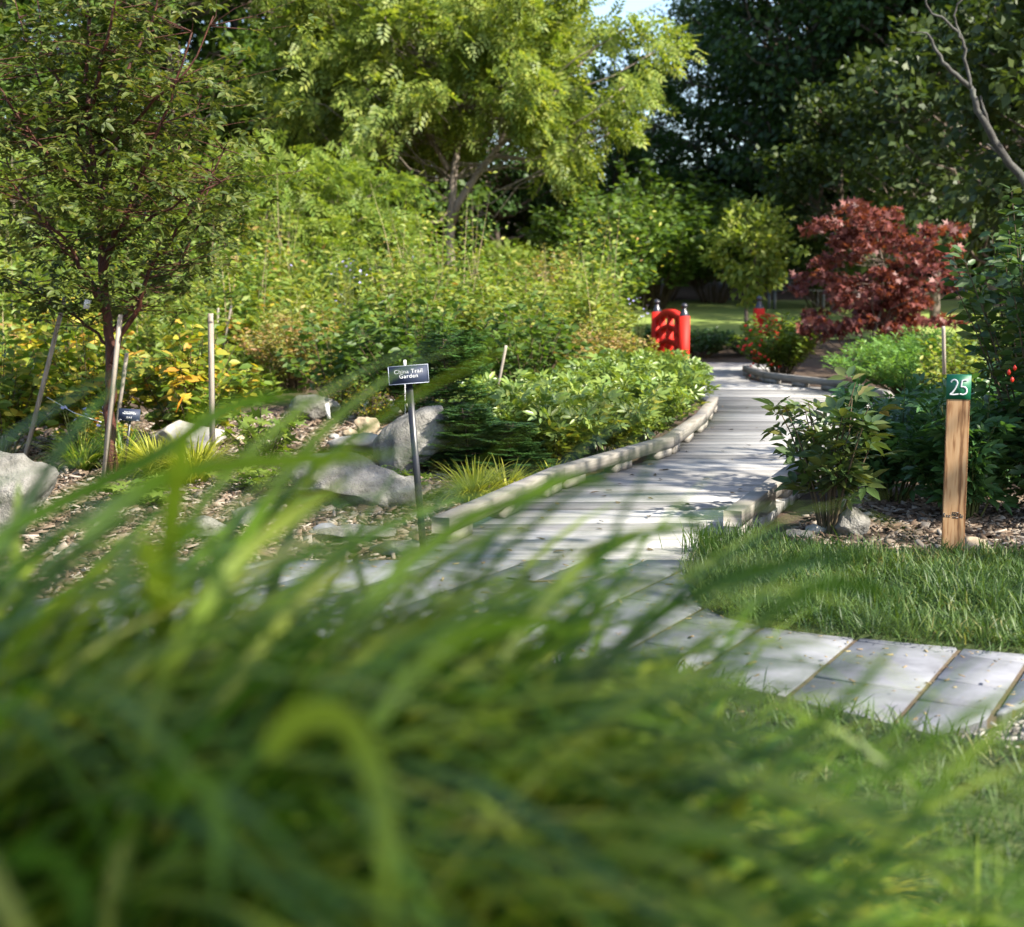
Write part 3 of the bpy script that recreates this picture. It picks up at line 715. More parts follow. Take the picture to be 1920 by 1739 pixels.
# ------------------------------------------------------------------ paperbark maple (left foreground tree)
def paperbark():
    r = rngd(21); d0 = 8.45
    bx, by = (205 - CX) / F * d0, d0
    base = np.array((bx, by, -.05)); root = empty('maple_tree', tuple(base), 0, 'paperbark maple with red brown peeling stems at the left', 'tree')
    Pp = lambda px, py, dy=0.0: PT(px, py, d0 + dy) - base
    sg = Geo(); tips = []
    def br(pts, r0, r1, sides=7):
        P = np.array(pts); m = len(P); t = np.linspace(0, m - 1, 4 * (m - 1) + 1); Q = spline(P, t)
        Q[1:-1] += r.normal(0, .006, (len(Q) - 2, 3)); rr = np.linspace(r0, r1, len(Q)); sg.tube(Q, rr, sides); tips.append((Q, rr)); return Q
    br([np.array((0, 0, -.15)), Pp(206, 800), Pp(208, 690), Pp(200, 600), Pp(193, 510), Pp(184, 385), Pp(176, 315), Pp(165, 230), Pp(163, 130), Pp(168, 0), Pp(170, -120)], .037, .008, 10)
    br([Pp(193, 520), Pp(212, 445, -.05), Pp(232, 415, -.1), Pp(258, 345, -.15), Pp(285, 270, -.2), Pp(320, 190, -.25), Pp(360, 60, -.3)], .023, .005)
    br([Pp(186, 400), Pp(205, 300, .1), Pp(216, 215, .15), Pp(250, 110, .2), Pp(285, 45, .25), Pp(310, -60, .3)], .020, .004)
    br([Pp(176, 330), Pp(150, 275, .1), Pp(135, 210, .15), Pp(110, 150, .2), Pp(85, 110, .25), Pp(70, 0, .3)], .018, .004)
    br([Pp(182, 385), Pp(140, 345, -.1), Pp(95, 300, -.2), Pp(55, 250, -.3), Pp(0, 170, -.4), Pp(-40, 110, -.4)], .017, .004)
    br([Pp(200, 600), Pp(160, 520, -.1), Pp(125, 455, -.2), Pp(78, 410, -.25), Pp(20, 340, -.3)], .017, .004)
    br([Pp(206, 690), Pp(238, 610, -.15), Pp(262, 575, -.2), Pp(280, 505, -.25), Pp(320, 450, -.3), Pp(380, 360, -.35), Pp(420, 280, -.35)], .019, .004)
    br([Pp(204, 640), Pp(260, 560, .2), Pp(330, 500, .35), Pp(380, 400, .4), Pp(400, 300, .45)], .016, .004)
    br([Pp(190, 450), Pp(240, 400, .25), Pp(300, 340, .4), Pp(350, 250, .5), Pp(390, 150, .5)], .015, .004)
    br([Pp(195, 560), Pp(150, 500, .3), Pp(90, 430, .45), Pp(40, 350, .5), Pp(0, 270, .5)], .014, .004)
    br([Pp(204, 650), Pp(150, 600, .1), Pp(90, 560, .15), Pp(40, 530, .1)], .011, .003)
    br([Pp(165, 240), Pp(190, 120, -.2), Pp(215, 20, -.3), Pp(240, -100, -.3)], .014, .004)
    br([Pp(190, 480), Pp(270, 420, -.3), Pp(340, 380, -.45), Pp(430, 330, -.5)], .012, .003)
    br([Pp(184, 370), Pp(120, 250, .3), Pp(60, 120, .4), Pp(20, -40, .4)], .012, .003)
    br([Pp(178, 300), Pp(270, 210, -.3), Pp(350, 130, -.4), Pp(400, 30, -.4)], .012, .003)
    LP = []; nb = len(tips)
    for k in range(nb):
        Q, rr = tips[k]; m = len(Q); i0 = int(m * (.5 if k == 0 else .3))
        for j in range(i0, m):
            if r.random() < .30: continue
            for _ in range(5):
                ln = r.uniform(.14, .55) * (.65 + .6 * j / m); a = r.random() * 2 * math.pi
                e = Q[j] + np.array((math.cos(a), math.sin(a), r.uniform(-.1, .5))) * ln
                mid = (Q[j] + e) / 2 + r.normal(0, .02, 3); sg.tube([Q[j], mid, e], [min(.004, rr[j]), .0018, .0009], 4, False)
                for f in (.5, .66, .8, .9, 1.0, 1.0): LP.append(Q[j] + (e - Q[j]) * f + r.normal(0, .03, 3))
                for _ in range(3): LP.append(e + r.normal(0, .055, 3))
    P = np.array(LP); n = len(P); P = P[r.random(n) < .78]; n = len(P)
    a = r.random(n) * 2 * math.pi; D = np.stack((np.cos(a), np.sin(a), r.normal(-.25, .3, n)), 1)
    N = np.stack((r.normal(0, .45, n), r.normal(0, .45, n), np.ones(n)), 1); k = r.uniform(.7, 1.2, n)
    lg = Geo(); scatter(lg, T_TRI, P, D, N, .094 * k, .094 * k)
    link('trunk', sg.mesh('trunk', M_BARKP, True), root); link('crown', lg.mesh('crown', M_PAPER), root)
    # pale tag hanging in the crown
    p = PT(163, 571, 8.3); o = link('plant_tag', Geo().box((0, 0, 0), (.035, .004, .055)).mesh('plant_tag', M_TAG)); o.location = p; o.rotation_euler = (.2, .2, .4)
    tag(o, 'small white tag hanging low in the paperbark maple', 'tag')
paperbark()

# ------------------------------------------------------------------ background trees
TR_ = dict(cat='tree')
d = 28.0
fk = [([(.0, 0, 1.6), (.12, -.05, 1.95), (.5, -.15, 2.5), (.95, -.25, 3.05), (1.4, -.3, 4.0), (2.0, -.4, 5.4)], .095), ([(.80, -.2, 2.85), (1.5, -.5, 2.75), (2.4, -.8, 2.9), (3.0, -.9, 3.2)], .05), ([(.95, -.25, 3.05), (1.9, -.3, 3.9), (2.8, -.4, 4.9)], .06), ([(-.05, 0, 2.6), (-.5, .1, 3.4), (-1.1, .1, 4.4)], .06)]
tree('walnut_tree', 31, 9.0, 2.4, .105, (4.1, 3.2, 3.1), 4.75, 200, 60, .62, .42, .42, T_PIN, M_CENTER, M_BARKT,
     'forked yellow green tree with a pale trunk in the middle of the background', loc=atp(848, d), droop=.55, fork=fk, flat=.75, shell=.35, clear=(1.5, 2.9, 2.3, 5.2), lf=.12)
BG = 'background trees at the left'
t1 = tree('broadleaf_tree', 32, 11, 2.0, .16, (3.2, 3.0, 4.8), 6.0, 130, 110, .72, .21, .13, T_DIA, M_MID, M_BARK, 'mid green leafy tree behind the paperbark maple crown', loc=atp(330, 31), group=BG)
dup(t1, atp(590, 33), 1.3, 1.08, 'mid green tree between the maple and the forked yellow tree')
dup(t1, atp(740, 35), .4, 1.05, 'mid green tree rising behind the left of the forked yellow tree')
dup(t1, atp(60, 30), 2.5, 1.0, 'mid green tree at the upper left edge of the picture')
dup(t1, atp(-150, 28), 4.0, 1.05, 'mid green tree reaching in from beyond the left edge')
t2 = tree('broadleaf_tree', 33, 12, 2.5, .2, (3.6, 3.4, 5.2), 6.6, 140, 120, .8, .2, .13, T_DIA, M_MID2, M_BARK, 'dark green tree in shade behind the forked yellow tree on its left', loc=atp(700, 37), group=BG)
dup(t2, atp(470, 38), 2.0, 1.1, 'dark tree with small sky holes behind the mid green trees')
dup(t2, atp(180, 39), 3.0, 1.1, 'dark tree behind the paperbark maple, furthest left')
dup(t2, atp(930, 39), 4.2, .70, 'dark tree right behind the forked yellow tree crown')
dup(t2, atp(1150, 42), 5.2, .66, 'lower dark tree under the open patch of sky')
BW = 'woodland trees at the right'
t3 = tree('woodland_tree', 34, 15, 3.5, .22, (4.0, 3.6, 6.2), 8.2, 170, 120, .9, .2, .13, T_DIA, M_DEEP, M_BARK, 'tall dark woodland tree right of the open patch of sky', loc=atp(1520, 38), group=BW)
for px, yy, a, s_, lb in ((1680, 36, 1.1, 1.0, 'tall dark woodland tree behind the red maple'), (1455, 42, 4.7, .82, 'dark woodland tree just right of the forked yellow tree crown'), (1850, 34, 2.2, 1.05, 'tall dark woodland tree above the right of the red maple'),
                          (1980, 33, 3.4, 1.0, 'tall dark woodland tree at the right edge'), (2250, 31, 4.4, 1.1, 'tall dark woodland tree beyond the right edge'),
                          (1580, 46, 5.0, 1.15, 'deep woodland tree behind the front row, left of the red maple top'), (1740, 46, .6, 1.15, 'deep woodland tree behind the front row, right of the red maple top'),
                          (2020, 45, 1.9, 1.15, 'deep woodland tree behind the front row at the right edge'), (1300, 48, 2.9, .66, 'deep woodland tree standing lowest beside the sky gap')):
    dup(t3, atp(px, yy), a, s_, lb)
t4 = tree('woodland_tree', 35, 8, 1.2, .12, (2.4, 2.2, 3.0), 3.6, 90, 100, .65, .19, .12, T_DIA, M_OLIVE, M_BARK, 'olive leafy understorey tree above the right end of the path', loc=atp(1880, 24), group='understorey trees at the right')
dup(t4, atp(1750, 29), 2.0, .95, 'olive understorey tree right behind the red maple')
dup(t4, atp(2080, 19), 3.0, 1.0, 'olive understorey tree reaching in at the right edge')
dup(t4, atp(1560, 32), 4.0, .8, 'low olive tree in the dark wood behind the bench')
tm = stem_plant('thicket_bush', 39, 120, 4.2, 2.6, 60, .24, .14, T_DIA, M_MID, M_BARK, 'green thicket below the open patch of sky', 'bush', 'green thickets under the left trees', loc=atp(1150, 44), dome=.4, tmin=.05, stem_r=.03, sidebr=.4)
for k, (px, yy, s_, lb) in enumerate(((1010, 42, .95, 'green thicket right of the forked yellow tree trunk'), (840, 40, 1.0, 'green thicket directly behind the forked trunk'), (660, 39, 1.0, 'green thicket behind the feathery small trees'), (430, 38, 1.1, 'green thicket right of the paperbark crown, far back'), (200, 37, 1.0, 'green thicket far behind the paperbark trunk'), (-20, 36, 1.0, 'green thicket at the far left edge'), (560, 34, .9, 'green thicket between the mid green trees'))):
    dup(tm, atp(px, yy), 1.9 * k + .3, s_, lb)
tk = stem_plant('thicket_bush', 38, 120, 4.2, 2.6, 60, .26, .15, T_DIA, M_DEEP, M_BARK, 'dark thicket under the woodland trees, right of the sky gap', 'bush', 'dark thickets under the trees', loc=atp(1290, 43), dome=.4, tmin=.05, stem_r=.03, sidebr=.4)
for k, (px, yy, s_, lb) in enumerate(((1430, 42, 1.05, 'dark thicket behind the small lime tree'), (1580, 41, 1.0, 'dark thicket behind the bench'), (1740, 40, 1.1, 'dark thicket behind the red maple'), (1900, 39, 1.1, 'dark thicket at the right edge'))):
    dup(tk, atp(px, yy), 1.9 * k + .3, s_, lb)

# leaning tree with pale lichen limbs
r = rngd(5); d = 13.5
base = np.array(at((2010 - CX) / F * d, d)); root = empty('lichen_tree', tuple(base), 0, 'leaning tree with bare pale lichened limbs at the upper right', 'tree')
Pq = lambda px, py, dy=0: PT(px, py, d + dy) - base
sg = Geo()
for pts, r0, r1 in (([np.array((0, 0, -.1)), Pq(1960, 420), Pq(1878, 285), Pq(1835, 205), Pq(1820, 165), Pq(1775, 125), Pq(1748, 75), Pq(1738, 62)], .048, .008), ([Pq(1820, 165), Pq(1808, 110), Pq(1804, 72), Pq(1770, 40), Pq(1738, 10), Pq(1725, -60)], .018, .008),
                    ([Pq(1804, 74), Pq(1790, 30), Pq(1810, -20)], .012, .008), ([Pq(1738, 62), Pq(1705, 62)], .008, .004), ([Pq(1870, 275), Pq(1845, 215), Pq(1838, 180)], .022, .010), ([Pq(1880, 290), Pq(1850, 270)], .02, .008)):
    P = np.array(pts); tq = np.linspace(0, len(P) - 1, 5 * (len(P) - 1) + 1); Q = spline(P, tq); Q[1:-1] += r.normal(0, .008, (len(Q) - 2, 3)); sg.tube(Q, np.linspace(r0, r1, len(Q)), 7)
link('trunk', sg.mesh('trunk', M_BARKL, True), root)
n = 2600; ci = r.integers(0, 16, n); cc = np.stack((r.uniform(-.7, 1.2, 16), r.uniform(-.6, .8, 16), r.uniform(1.3, 4.6, 16)), 1)
P = cc[ci] + r.normal(0, .22, (n, 3)); lg = Geo()
keep = (P[:, 0] > -.1 - .15 * (P[:, 2] - 2.2)); P = P[keep]; n = len(P)
scatter(lg, T_DIA, P, r.normal(0, 1, (n, 3)) + (0, 0, -.4), r.normal(0, .6, (n, 3)) + (0, 0, 1), .11 * r.uniform(.6, 1.2, n), .06)
link('crown', lg.mesh('crown', M_OLIVE), root)
# shade trees standing to the right, out of the frame
SH = 'shade trees right of the path'
t5 = tree('shade_tree', 36, 9, 3.2, .14, (2.3, 2.3, 2.2), 5.8, 40, 52, .5, .15, .09, T_DIA, M_MID, M_BARK, 'open leafy shade tree standing right of the path, outside the view', loc=at(6.4, 3.6), group=SH)
for x, y, a, s_ in ((3.9, -3.1, 4.0, 1.05),):
    dup(t5, at(x, y), a, s_)

# ------------------------------------------------------------------ red maple, berry shrub, feathery mound
tree('red_maple', 41, 2.2, .5, .035, (1.1, .9, 1.05), 1.28, 96, 56, .19, .085, .085, T_PALM, M_RED, M_BARK, 'red leaved Japanese maple right of the boardwalk', loc=at(4.28, 17.0), droop=.25, flat=.45, shell=.3)
sh = stem_plant('berry_shrub', 42, 60, .95, .62, 34, .085, .042, T_OVAL, M_LIGHT, M_STEM, 'leafy green shrub with red berries beside the red bridge post', 'shrub', loc=at(3.42, 18.1), dome=.4, scale=(1.15, 1.15, .95))
r = rngd(9); bgm = Geo(); bgm.tube([(0, 0, -.014), (0, 0, -.008), (0, 0, 0), (0, 0, .008), (0, 0, .014)], [.005, .012, .015, .012, .005], 7); bme = bgm.mesh('berry_cluster', M_BERRY, True)
for k in range(26):
    o = link('berry_cluster', bme, sh); zz = r.uniform(.05, .72); o.location = (-.36 + r.normal(0, .10), -.40 + r.normal(0, .10), zz); o.scale = (r.uniform(.8, 1.9), 1, r.uniform(.8, 1.6)); o.rotation_euler = (r.random(), r.random(), r.random())
stem_plant('feathery_mound', 43, 330, .60, .80, 46, .05, .012, T_DIA, M_MOUND, M_STEMG, 'dense feathery bright green mound in front of the red maple', 'plant', scale=1.25, loc=at(4.15, 14.4), dome=.45, tmin=.3, stem_r=.003, up=.5, sidebr=.06)

# ------------------------------------------------------------------ peonies and right hand shrubs
PG = 'leafy peonies beside the right kerb'
stem_plant('tree_peony', 51, 16, .60, .29, 10, .14, .14, T_PEO, M_PEONYF, M_STEM, 'tree peony with bronze tinted leaves leaning over the right kerb', 'plant', scale=1.2, loc=at(1.42, 6.3), dome=.3, tmin=.3, stem_r=.006, up=.15, base_r=.12, jit=.45)
pd = stem_plant('peony_plant', 52, 34, .72, .36, 15, .15, .15, T_PEO, M_PEONYD, M_STEMG, 'dark green peony just left of the numbered post', 'plant', PG, loc=at(1.98, 7.3), dome=.3, tmin=.2, stem_r=.005, up=.2)
for x, y, a, s_, lb in ((2.18, 6.75, 1.0, .98, 'dark green peony directly behind the numbered post'), (2.35, 8.3, 2.0, .78, 'dark green peony between the front tree peony and the feathery mound'),
                        (2.55, 7.5, 3.0, 1.0, 'dark green peony right behind the numbered post, second row'), (2.95, 9.4, 4.0, .66, 'dark green peony behind the post near the feathery mound'), (3.55, 10.8, 5.0, .55, 'farthest dark green peony before the feathery mound')):
    dup(pd, at(x, y), a, s_, lb)
RS = 'tall shrubs at the right edge'
cs = stem_plant('camellia_shrub', 53, 50, 1.75, .54, 56, .085, .046, T_OVAL, M_CAM, M_STEM, 'tall dark glossy shrub at the right edge behind the numbered post', 'shrub', RS, loc=at(2.60, 6.75), dome=.25, tmin=.06, stem_r=.007, up=.1, jit=.6, sidebr=.12)
dup(cs, at(3.05, 8.3), 2.0, (1, 1, .95), 'dark glossy shrub behind the one at the right edge')
dup(cs, at(3.05, 6.3), 3.3, (1, 1, 1.1), 'tallest dark glossy shrub, just beyond the right edge')
hg = Geo(); hg.tube([(0, 0, -.014), (0, 0, -.008), (0, 0, 0), (0, 0, .007), (0, 0, .012)], [.002, .007, .009, .006, .002], 8); hme = hg.mesh('fruit', M_BERRY, True)
for px, py in ((1898, 712), (1892, 698), (1903, 690)):
    o = link('fruit', hme, cs); o.location = Vector(PT(px, py, 6.3)) - cs.location
ys = stem_plant('garden_shrub', 54, 40, .9, .5, 26, .08, .04, T_OVAL, M_SHRUBY, M_STEM, 'yellow green shrub behind the numbered post, right of the red maple', 'shrub', 'yellow green shrubs behind the post', loc=at(4.35, 13.6))
dup(ys, at(3.75, 11.9), 2.0, .8, 'low yellow green shrub between feathery mound and right edge')
dup(ys, at(5.1, 15.2), 4.0, 1.1, 'yellow green shrub at the right edge beyond the red maple')

# ------------------------------------------------------------------ plants left of the boardwalk
KG = 'glossy peonies along the left kerb'
pl_ = stem_plant('peony_plant', 55, 46, .56, .42, 17, .13, .13, T_PEO, M_PEONYL, M_STEMG, 'yellow green glossy peony nearest along the left kerb', 'plant', KG, loc=at(.22, 8.75), dome=.35, tmin=.2, stem_r=.004, up=.45)
for k, (x, y, s_, lb) in enumerate(((.60, 9.35, .95, 'glossy peony by the first bend of the left kerb'), (.92, 10.3, 1.0, 'glossy peony at the middle of the left kerb'), (1.22, 11.6, 1.0, 'glossy peony by the far end of the left kerb rail'),
        (1.45, 13.0, .95, 'glossy peony where the left kerb disappears'), (.40, 10.4, 1.0, 'glossy peony in the second row behind the first kerb bend'), (-.05, 9.9, 1.0, 'glossy peony beside the low yews, second row'),
        (.75, 11.9, 1.05, 'glossy peony in the second row near the pale stake'), (1.05, 13.6, 1.05, 'glossy peony below the yellow ferny shrub'), (1.5, 14.9, .95, 'farthest glossy peony on the inside of the curve'), (1.50, 16.6, .7, 'small glossy peony close to the red bridge'), (1.72, 18.3, .6, 'glossy peony at the foot of the red bridge post'))):
    dup(pl_, at(x, y), 1.1 * k, s_, lb)
def yew(name, seed, h, w, n_br, label, loc, rz=0.0, group=None):
    r = rngd(seed); sg = Geo(); P, D, N = [], [], []
    sg.tube([(0, 0, -.05), (r.normal(0, .02), 0, h * .5), (r.normal(0, .03), r.normal(0, .03), h)], [.014, .009, .003], 6)
    for i in range(n_br):
        z = h * (.08 + .9 * (i / n_br)); L = w * (1 - .7 * (z / h) ** 1.3) * r.uniform(.6, 1.1); a = i * 2.4 + r.normal(0, .3)
        e = np.array((math.cos(a) * L, math.sin(a) * L, z + L * r.uniform(.05, .45))); b = np.array((0, 0, z)); sg.tube([b, (b + e) / 2 - (0, 0, .02), e], [.005, .003, .0015], 4, False)
        for k in range(9):
            f = .25 + .75 * k / 8; q = b + (e - b) * f
            for sgn in (-1, 1):
                a2 = a + sgn * r.uniform(.5, 1.1); l2 = .11 * (1.15 - f) + .03; n = 12; tt = np.linspace(.1, 1, n)[:, None]
                e2 = np.array((math.cos(a2), math.sin(a2), r.normal(.05, .2)))
                P.append(q + e2 * l2 * tt); aa = a2 + np.where(np.arange(n) % 2, .9, -.9); D.append(np.stack((np.cos(aa), np.sin(aa), np.full(n, .1)), 1)); N.append(np.stack((r.normal(0, .3, n), r.normal(0, .3, n), np.ones(n)), 1))
    P, D, N = map(np.concatenate, (P, D, N)); lg = Geo(); scatter(lg, T_DIA, P, D, N, .042 * r.uniform(.7, 1.2, len(P)), .012)
    root = empty(name, loc, rz, label, 'conifer', group); link('stems', sg.mesh('stems', M_STEM), root); link('foliage', lg.mesh('foliage', M_YEW), root); return root
YG = 'dark yews behind the navy sign'
y1 = yew('yew_bush', 61, .82, .38, 64, 'dark green yew just right of the navy garden sign', at(-.42, 9.3), group=YG)
dup(y1, at(-.26, 8.4), 1.2, (.85, .85, .5), 'low dark yew between the sign post and the left kerb')
dup(y1, at(-.40, 9.0), 2.4, (.8, .8, .45), 'low dark yew beside the slanted boulder')
dup(y1, at(-.35, 11.2), 3.5, (.8, .8, .95), 'dark yew behind the others, above the pale stake')
dup(y1, at(-.02, 8.2), 4.6, (.8, .8, .42), 'lowest dark yew nearest to the left kerb')
b5 = stem_plant('garden_shrub', 69, 46, 1.15, .72, 30, .10, .055, T_OVAL, M_MID, M_STEM, 'leafy mid green shrub behind the navy sign, right of its board', 'shrub', 'leafy green shrubs behind the sign', loc=at(-.75, 12.0), dome=.4, sidebr=.12, up=.1)
dup(b5, at(-1.6, 13.2), 2.2, .95, 'leafy mid green shrub left of the navy sign board')
dup(b5, at(.15, 12.8), 4.0, .95, 'leafy mid green shrub above the pale leaning stake')
dup(b5, at(.9, 17.9), 5.0, 1.0, 'leafy mid green shrub left of the bridge, behind the pinkish one')

BK = 'mixed shrubs behind the yews'
b1 = stem_plant('garden_shrub', 62, 70, 1.35, .85, 42, .085, .045, T_OVAL, M_SHRUBY, M_STEM, 'yellow green shrub above the navy sign', 'shrub', BK, loc=at(-1.0, 15.5), dome=.35, sidebr=.1)
for k, (x, y, s_, lb) in enumerate(((.0, 15.2, .95, 'yellow green shrub behind the tallest yew'), (.7, 17.2, 1.0, 'yellow green shrub left of the red bridge'), (-1.6, 18.0, 1.1, 'yellow green shrub deeper behind the sign'), (-.3, 18.5, 1.1, 'yellow green shrub below the forked tree trunk'))):
    dup(b1, at(x, y), 1.7 * k + .5, s_, lb)
b2 = stem_plant('garden_shrub', 63, 70, 1.2, .8, 42, .075, .04, T_OVAL, M_PINKISH, M_STEM, 'pinkish yellow shrub beside the red bridge post', 'shrub', BK, loc=at(.80, 19.3), dome=.35, sidebr=.1)
dup(b2, at(.35, 16.2), 1.0, .85, 'pinkish yellow shrub in the middle left of the curve')
dup(b2, at(-2.2, 14.6), 2.0, .8, 'pinkish shrub with red tints left of the navy sign')
dup(b2, at(1.0, 15.2), 3.0, .7, 'yellow ferny shrub above the glossy peonies')
b3 = stem_plant('garden_shrub', 64, 80, 2.2, 1.3, 46, .13, .07, T_OVAL, M_MID, M_STEM, 'dense green shrub right of the forked tree', 'shrub', 'green shrubs before the wood', loc=at(3.2, 33.0), scale=1.4, dome=.35, sidebr=.15)
for k, (x, y, s_, lb) in enumerate(((1.3, 24.5, .9, 'green shrub behind the red bridge at its left'), (4.9, 35.0, 1.4, 'green shrub left of the small lime tree'), (1.9, 31.0, 1.4, 'tall green shrub below the forked tree crown'), (3.6, 35.5, 1.7, 'tallest green shrub before the dark wood'), (.55, 24.5, .7, 'green shrub just right of the forked trunk'), (7.2, 33.5, 1.0, 'green shrub behind the bench'))):
    dup(b3, at(x, y), 1.3 * k + .9, s_, lb)
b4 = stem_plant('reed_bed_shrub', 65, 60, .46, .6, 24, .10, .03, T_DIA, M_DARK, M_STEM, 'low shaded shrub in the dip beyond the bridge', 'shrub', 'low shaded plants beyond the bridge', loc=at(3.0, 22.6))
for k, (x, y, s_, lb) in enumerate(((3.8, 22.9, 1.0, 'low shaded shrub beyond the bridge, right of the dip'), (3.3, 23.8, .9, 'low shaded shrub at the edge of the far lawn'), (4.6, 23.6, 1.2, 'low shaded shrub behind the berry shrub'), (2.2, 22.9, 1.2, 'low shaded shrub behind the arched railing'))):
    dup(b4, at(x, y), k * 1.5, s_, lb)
tree('lime_tree', 66, 2.6, .9, .04, (.75, .7, .95), 1.7, 40, 60, .26, .14, .07, T_DIA, M_CENTER, M_BARK, 'small lime green tree on the far lawn', loc=atp(1402, 25.5), flat=.8)
sm = tree('sumac_tree', 67, 3.2, .9, .05, (1.2, 1.1, 1.3), 1.95, 46, 34, .42, .32, .32, T_PIN, M_LIGHT, M_BARK, 'light green feathery small tree below the mid green trees', cat='small tree', group='small feathery trees behind the meadow', loc=atp(545, 22.5), droop=.4)
for k, (px, yy, s_, lb) in enumerate(((660, 23.5, .95, 'feathery small tree left of the forked trunk'), (735, 24.5, .62, 'feathery small tree touching the forked trunk'), (420, 23, 1.0, 'feathery small tree right behind the paperbark crown'), (250, 22, .9, 'feathery small tree hidden behind the paperbark trunk'), (60, 22, 1.0, 'feathery small tree at the left edge'), (960, 26, .55, 'feathery small tree right of the forked trunk'))):
    dup(sm, atp(px, yy), 1.2 * k + .4, s_, lb)
pb = stem_plant('plume_shrub', 68, 70, 1.9, .7, 34, .10, .03, T_DIA, M_PINKISH, M_STEM, 'brownish pink plumed bush right of the forked trunk', 'shrub', loc=atp(1035, 22.5), dome=.3)

# autumn shrubs beside the paperbark maple
AU = 'leafy shrubs turning orange beside the paperbark maple'
au = stem_plant('autumn_shrub', 71, 44, .92, .55, 26, .095, .055, T_OVAL, M_AUTUMN, M_STEM, 'shrub turning orange left of the paperbark trunk', 'shrub', AU, loc=at(-2.95, 9.9), dome=.35, sidebr=.08, up=-.05)
dup(au, at(-2.25, 9.9), 1.4, 1.0, 'dark centred green and yellow shrub right behind the paperbark trunk')
dup(au, at(-3.35, 9.2), 3.0, .9, 'orange tinted shrub at the left edge behind the boulder')
dup(au, at(-3.6, 11.5), 4.0, 1.15, 'taller autumn shrub at the far left')
dup(au, at(-2.75, 9.25), 5.0, (.5, .5, .36), 'little yellow leaved shrub near the foot of the leaning stake')
ml = stem_plant('maple_seedling', 72, 16, .42, .30, 10, .10, .085, T_PALM, M_LIGHT, M_STEM, 'small bright green maple seedling right of the lone stake', 'plant', loc=at(-1.55, 8.9), dome=.3, up=-.1)
dup(ml, at(-.62, 7.4), 2.0, (.7, .7, .5), 'small leafy plant in front of the pinkish rock'); 
dup(ml, at(-1.35, 7.7), 1.0, (.9, .9, .45), 'low leafy green plant between the lone stake and the wide boulder')
dup(ml, at(-1.9, 7.2), 4.0, (.9, .9, .4), 'low leafy green plant on the mulch below the golden grass')
fs = stem_plant('flame_shrub', 73, 30, .42, .34, 24, .05, .02, T_DIA, M_AUTUMN, M_STEM, 'low orange and yellow shrub behind the flat topped boulder', 'shrub', 'low orange shrubs near the rocks', loc=at(-1.5, 12.3), dome=.4)
dup(fs, at(-1.15, 11.6), 1.0, .8, 'small orange shrub beyond the tan rocks')
dup(fs, at(-2.9, 13.2), 2.0, 1.1, 'orange shrub at the edge of the meadow by the stakes')

# golden and green tussocks of ornamental grass in the bed
def tussock(seed, n, L, W, mat, label, loc, group, rz=0, lean=0.0):
    r = rngd(seed); rad = .06 * np.sqrt(r.random(n)); a = r.random(n) * 2 * math.pi
    P = np.stack((np.cos(a) * rad, np.sin(a) * rad, np.zeros(n)), 1); g = Geo()
    blades(g, P, a + r.normal(0, .4, n), L * r.uniform(.6, 1.15, n), W * r.uniform(.7, 1.2, n), r.uniform(.1, .7, n), r.uniform(.6, 1.9, n), 6)
    o = link('ornamental_grass', g.mesh('ornamental_grass', mat)); o.location = loc; o.rotation_euler = (0, 0, rz)
    return tag(o, label, 'ornamental grass', group)
OG = 'ornamental grass tussocks in the beds'
tussock(81, 420, .38, .008, M_GOLD, 'golden grass tussock at the foot of the lone upright stake', at(-1.80, 8.0), OG)
tussock(82, 340, .34, .008, M_GOLD, 'golden grass tussock left of the lone upright stake', at(-2.05, 8.2), OG)
tussock(83, 300, .34, .008, M_FG, 'green grass tussock around the foot of the paperbark maple', at(-2.4, 8.7), OG)
tussock(84, 320, .32, .008, M_FG, 'green grass tussock left of the paperbark trunk', at(-2.62, 8.6), OG)
tussock(85, 260, .29, .009, M_GOLD, 'bright yellow grass tussock right of the navy sign post', at(-.20, 7.3), OG)
tussock(86, 200, .24, .008, M_GOLD, 'yellow grass tussock close to the left kerb', at(-.03, 7.55), OG)
tussock(87, 90, .18, .007, M_GOLD, 'small yellow tuft under the left kerb bend', at(.22, 8.1), OG)

# asters and bits and pieces
m = 9; a_ = np.arange(m) * 2 * math.pi / m; fg_ = Geo()
scatter(fg_, T_DIA, np.zeros((m, 3)), np.stack((np.cos(a_), np.sin(a_), np.full(m, .25)), 1), np.tile((0, 0, 1.0), (m, 1)), .017, .008); FLM = fg_.mesh('flower_head', M_LILAC)
def flowers(loc, n, sp, h, label, seed):
    r = rngd(seed); sg = Geo(); root = empty('aster_plant', loc, 0, label, 'flower', 'small pale asters')
    for k in range(n):
        e = np.array((r.normal(0, sp), r.normal(0, sp * .6), h * r.uniform(.7, 1.1))); sg.tube([(e[0] * .3, e[1] * .3, 0), e * (.7, .7, .6), e], [.003, .002, .0015], 4, False)
        o = link('flower_head', FLM, root); o.location = e; o.rotation_euler = (r.uniform(.2, 1.1), r.normal(0, .3), r.random() * 6)
    link('stems', sg.mesh('stems', M_STEMG), root)
flowers(at(-2.66, 8.75), 12, .10, .36, 'lilac asters in shade under the paperbark maple', 91)
flowers(at(-1.75, 15.2), 26, .22, 1.25, 'pale asters in the meadow left above the navy sign', 92)
flowers(at(1.72, 20.2), 26, .12, .95, 'pale blue asters left of the red bridge post', 93)
g = Geo(); P0 = PT(330, 768, 9.4); P1 = PT(355, 745, 9.4)
o = link('marking_tape', Geo().tube([(0, 0, -.06), (.02, 0, 0), (.05, .0, .045), (.10, .0, .065)], [.004, .007, .007, .004], 5).mesh('marking_tape', M_ORANGE)); o.location = P0 + (0, 0, .04)
tag(o, 'strip of orange marking tape right of the paperbark maple', 'tape')
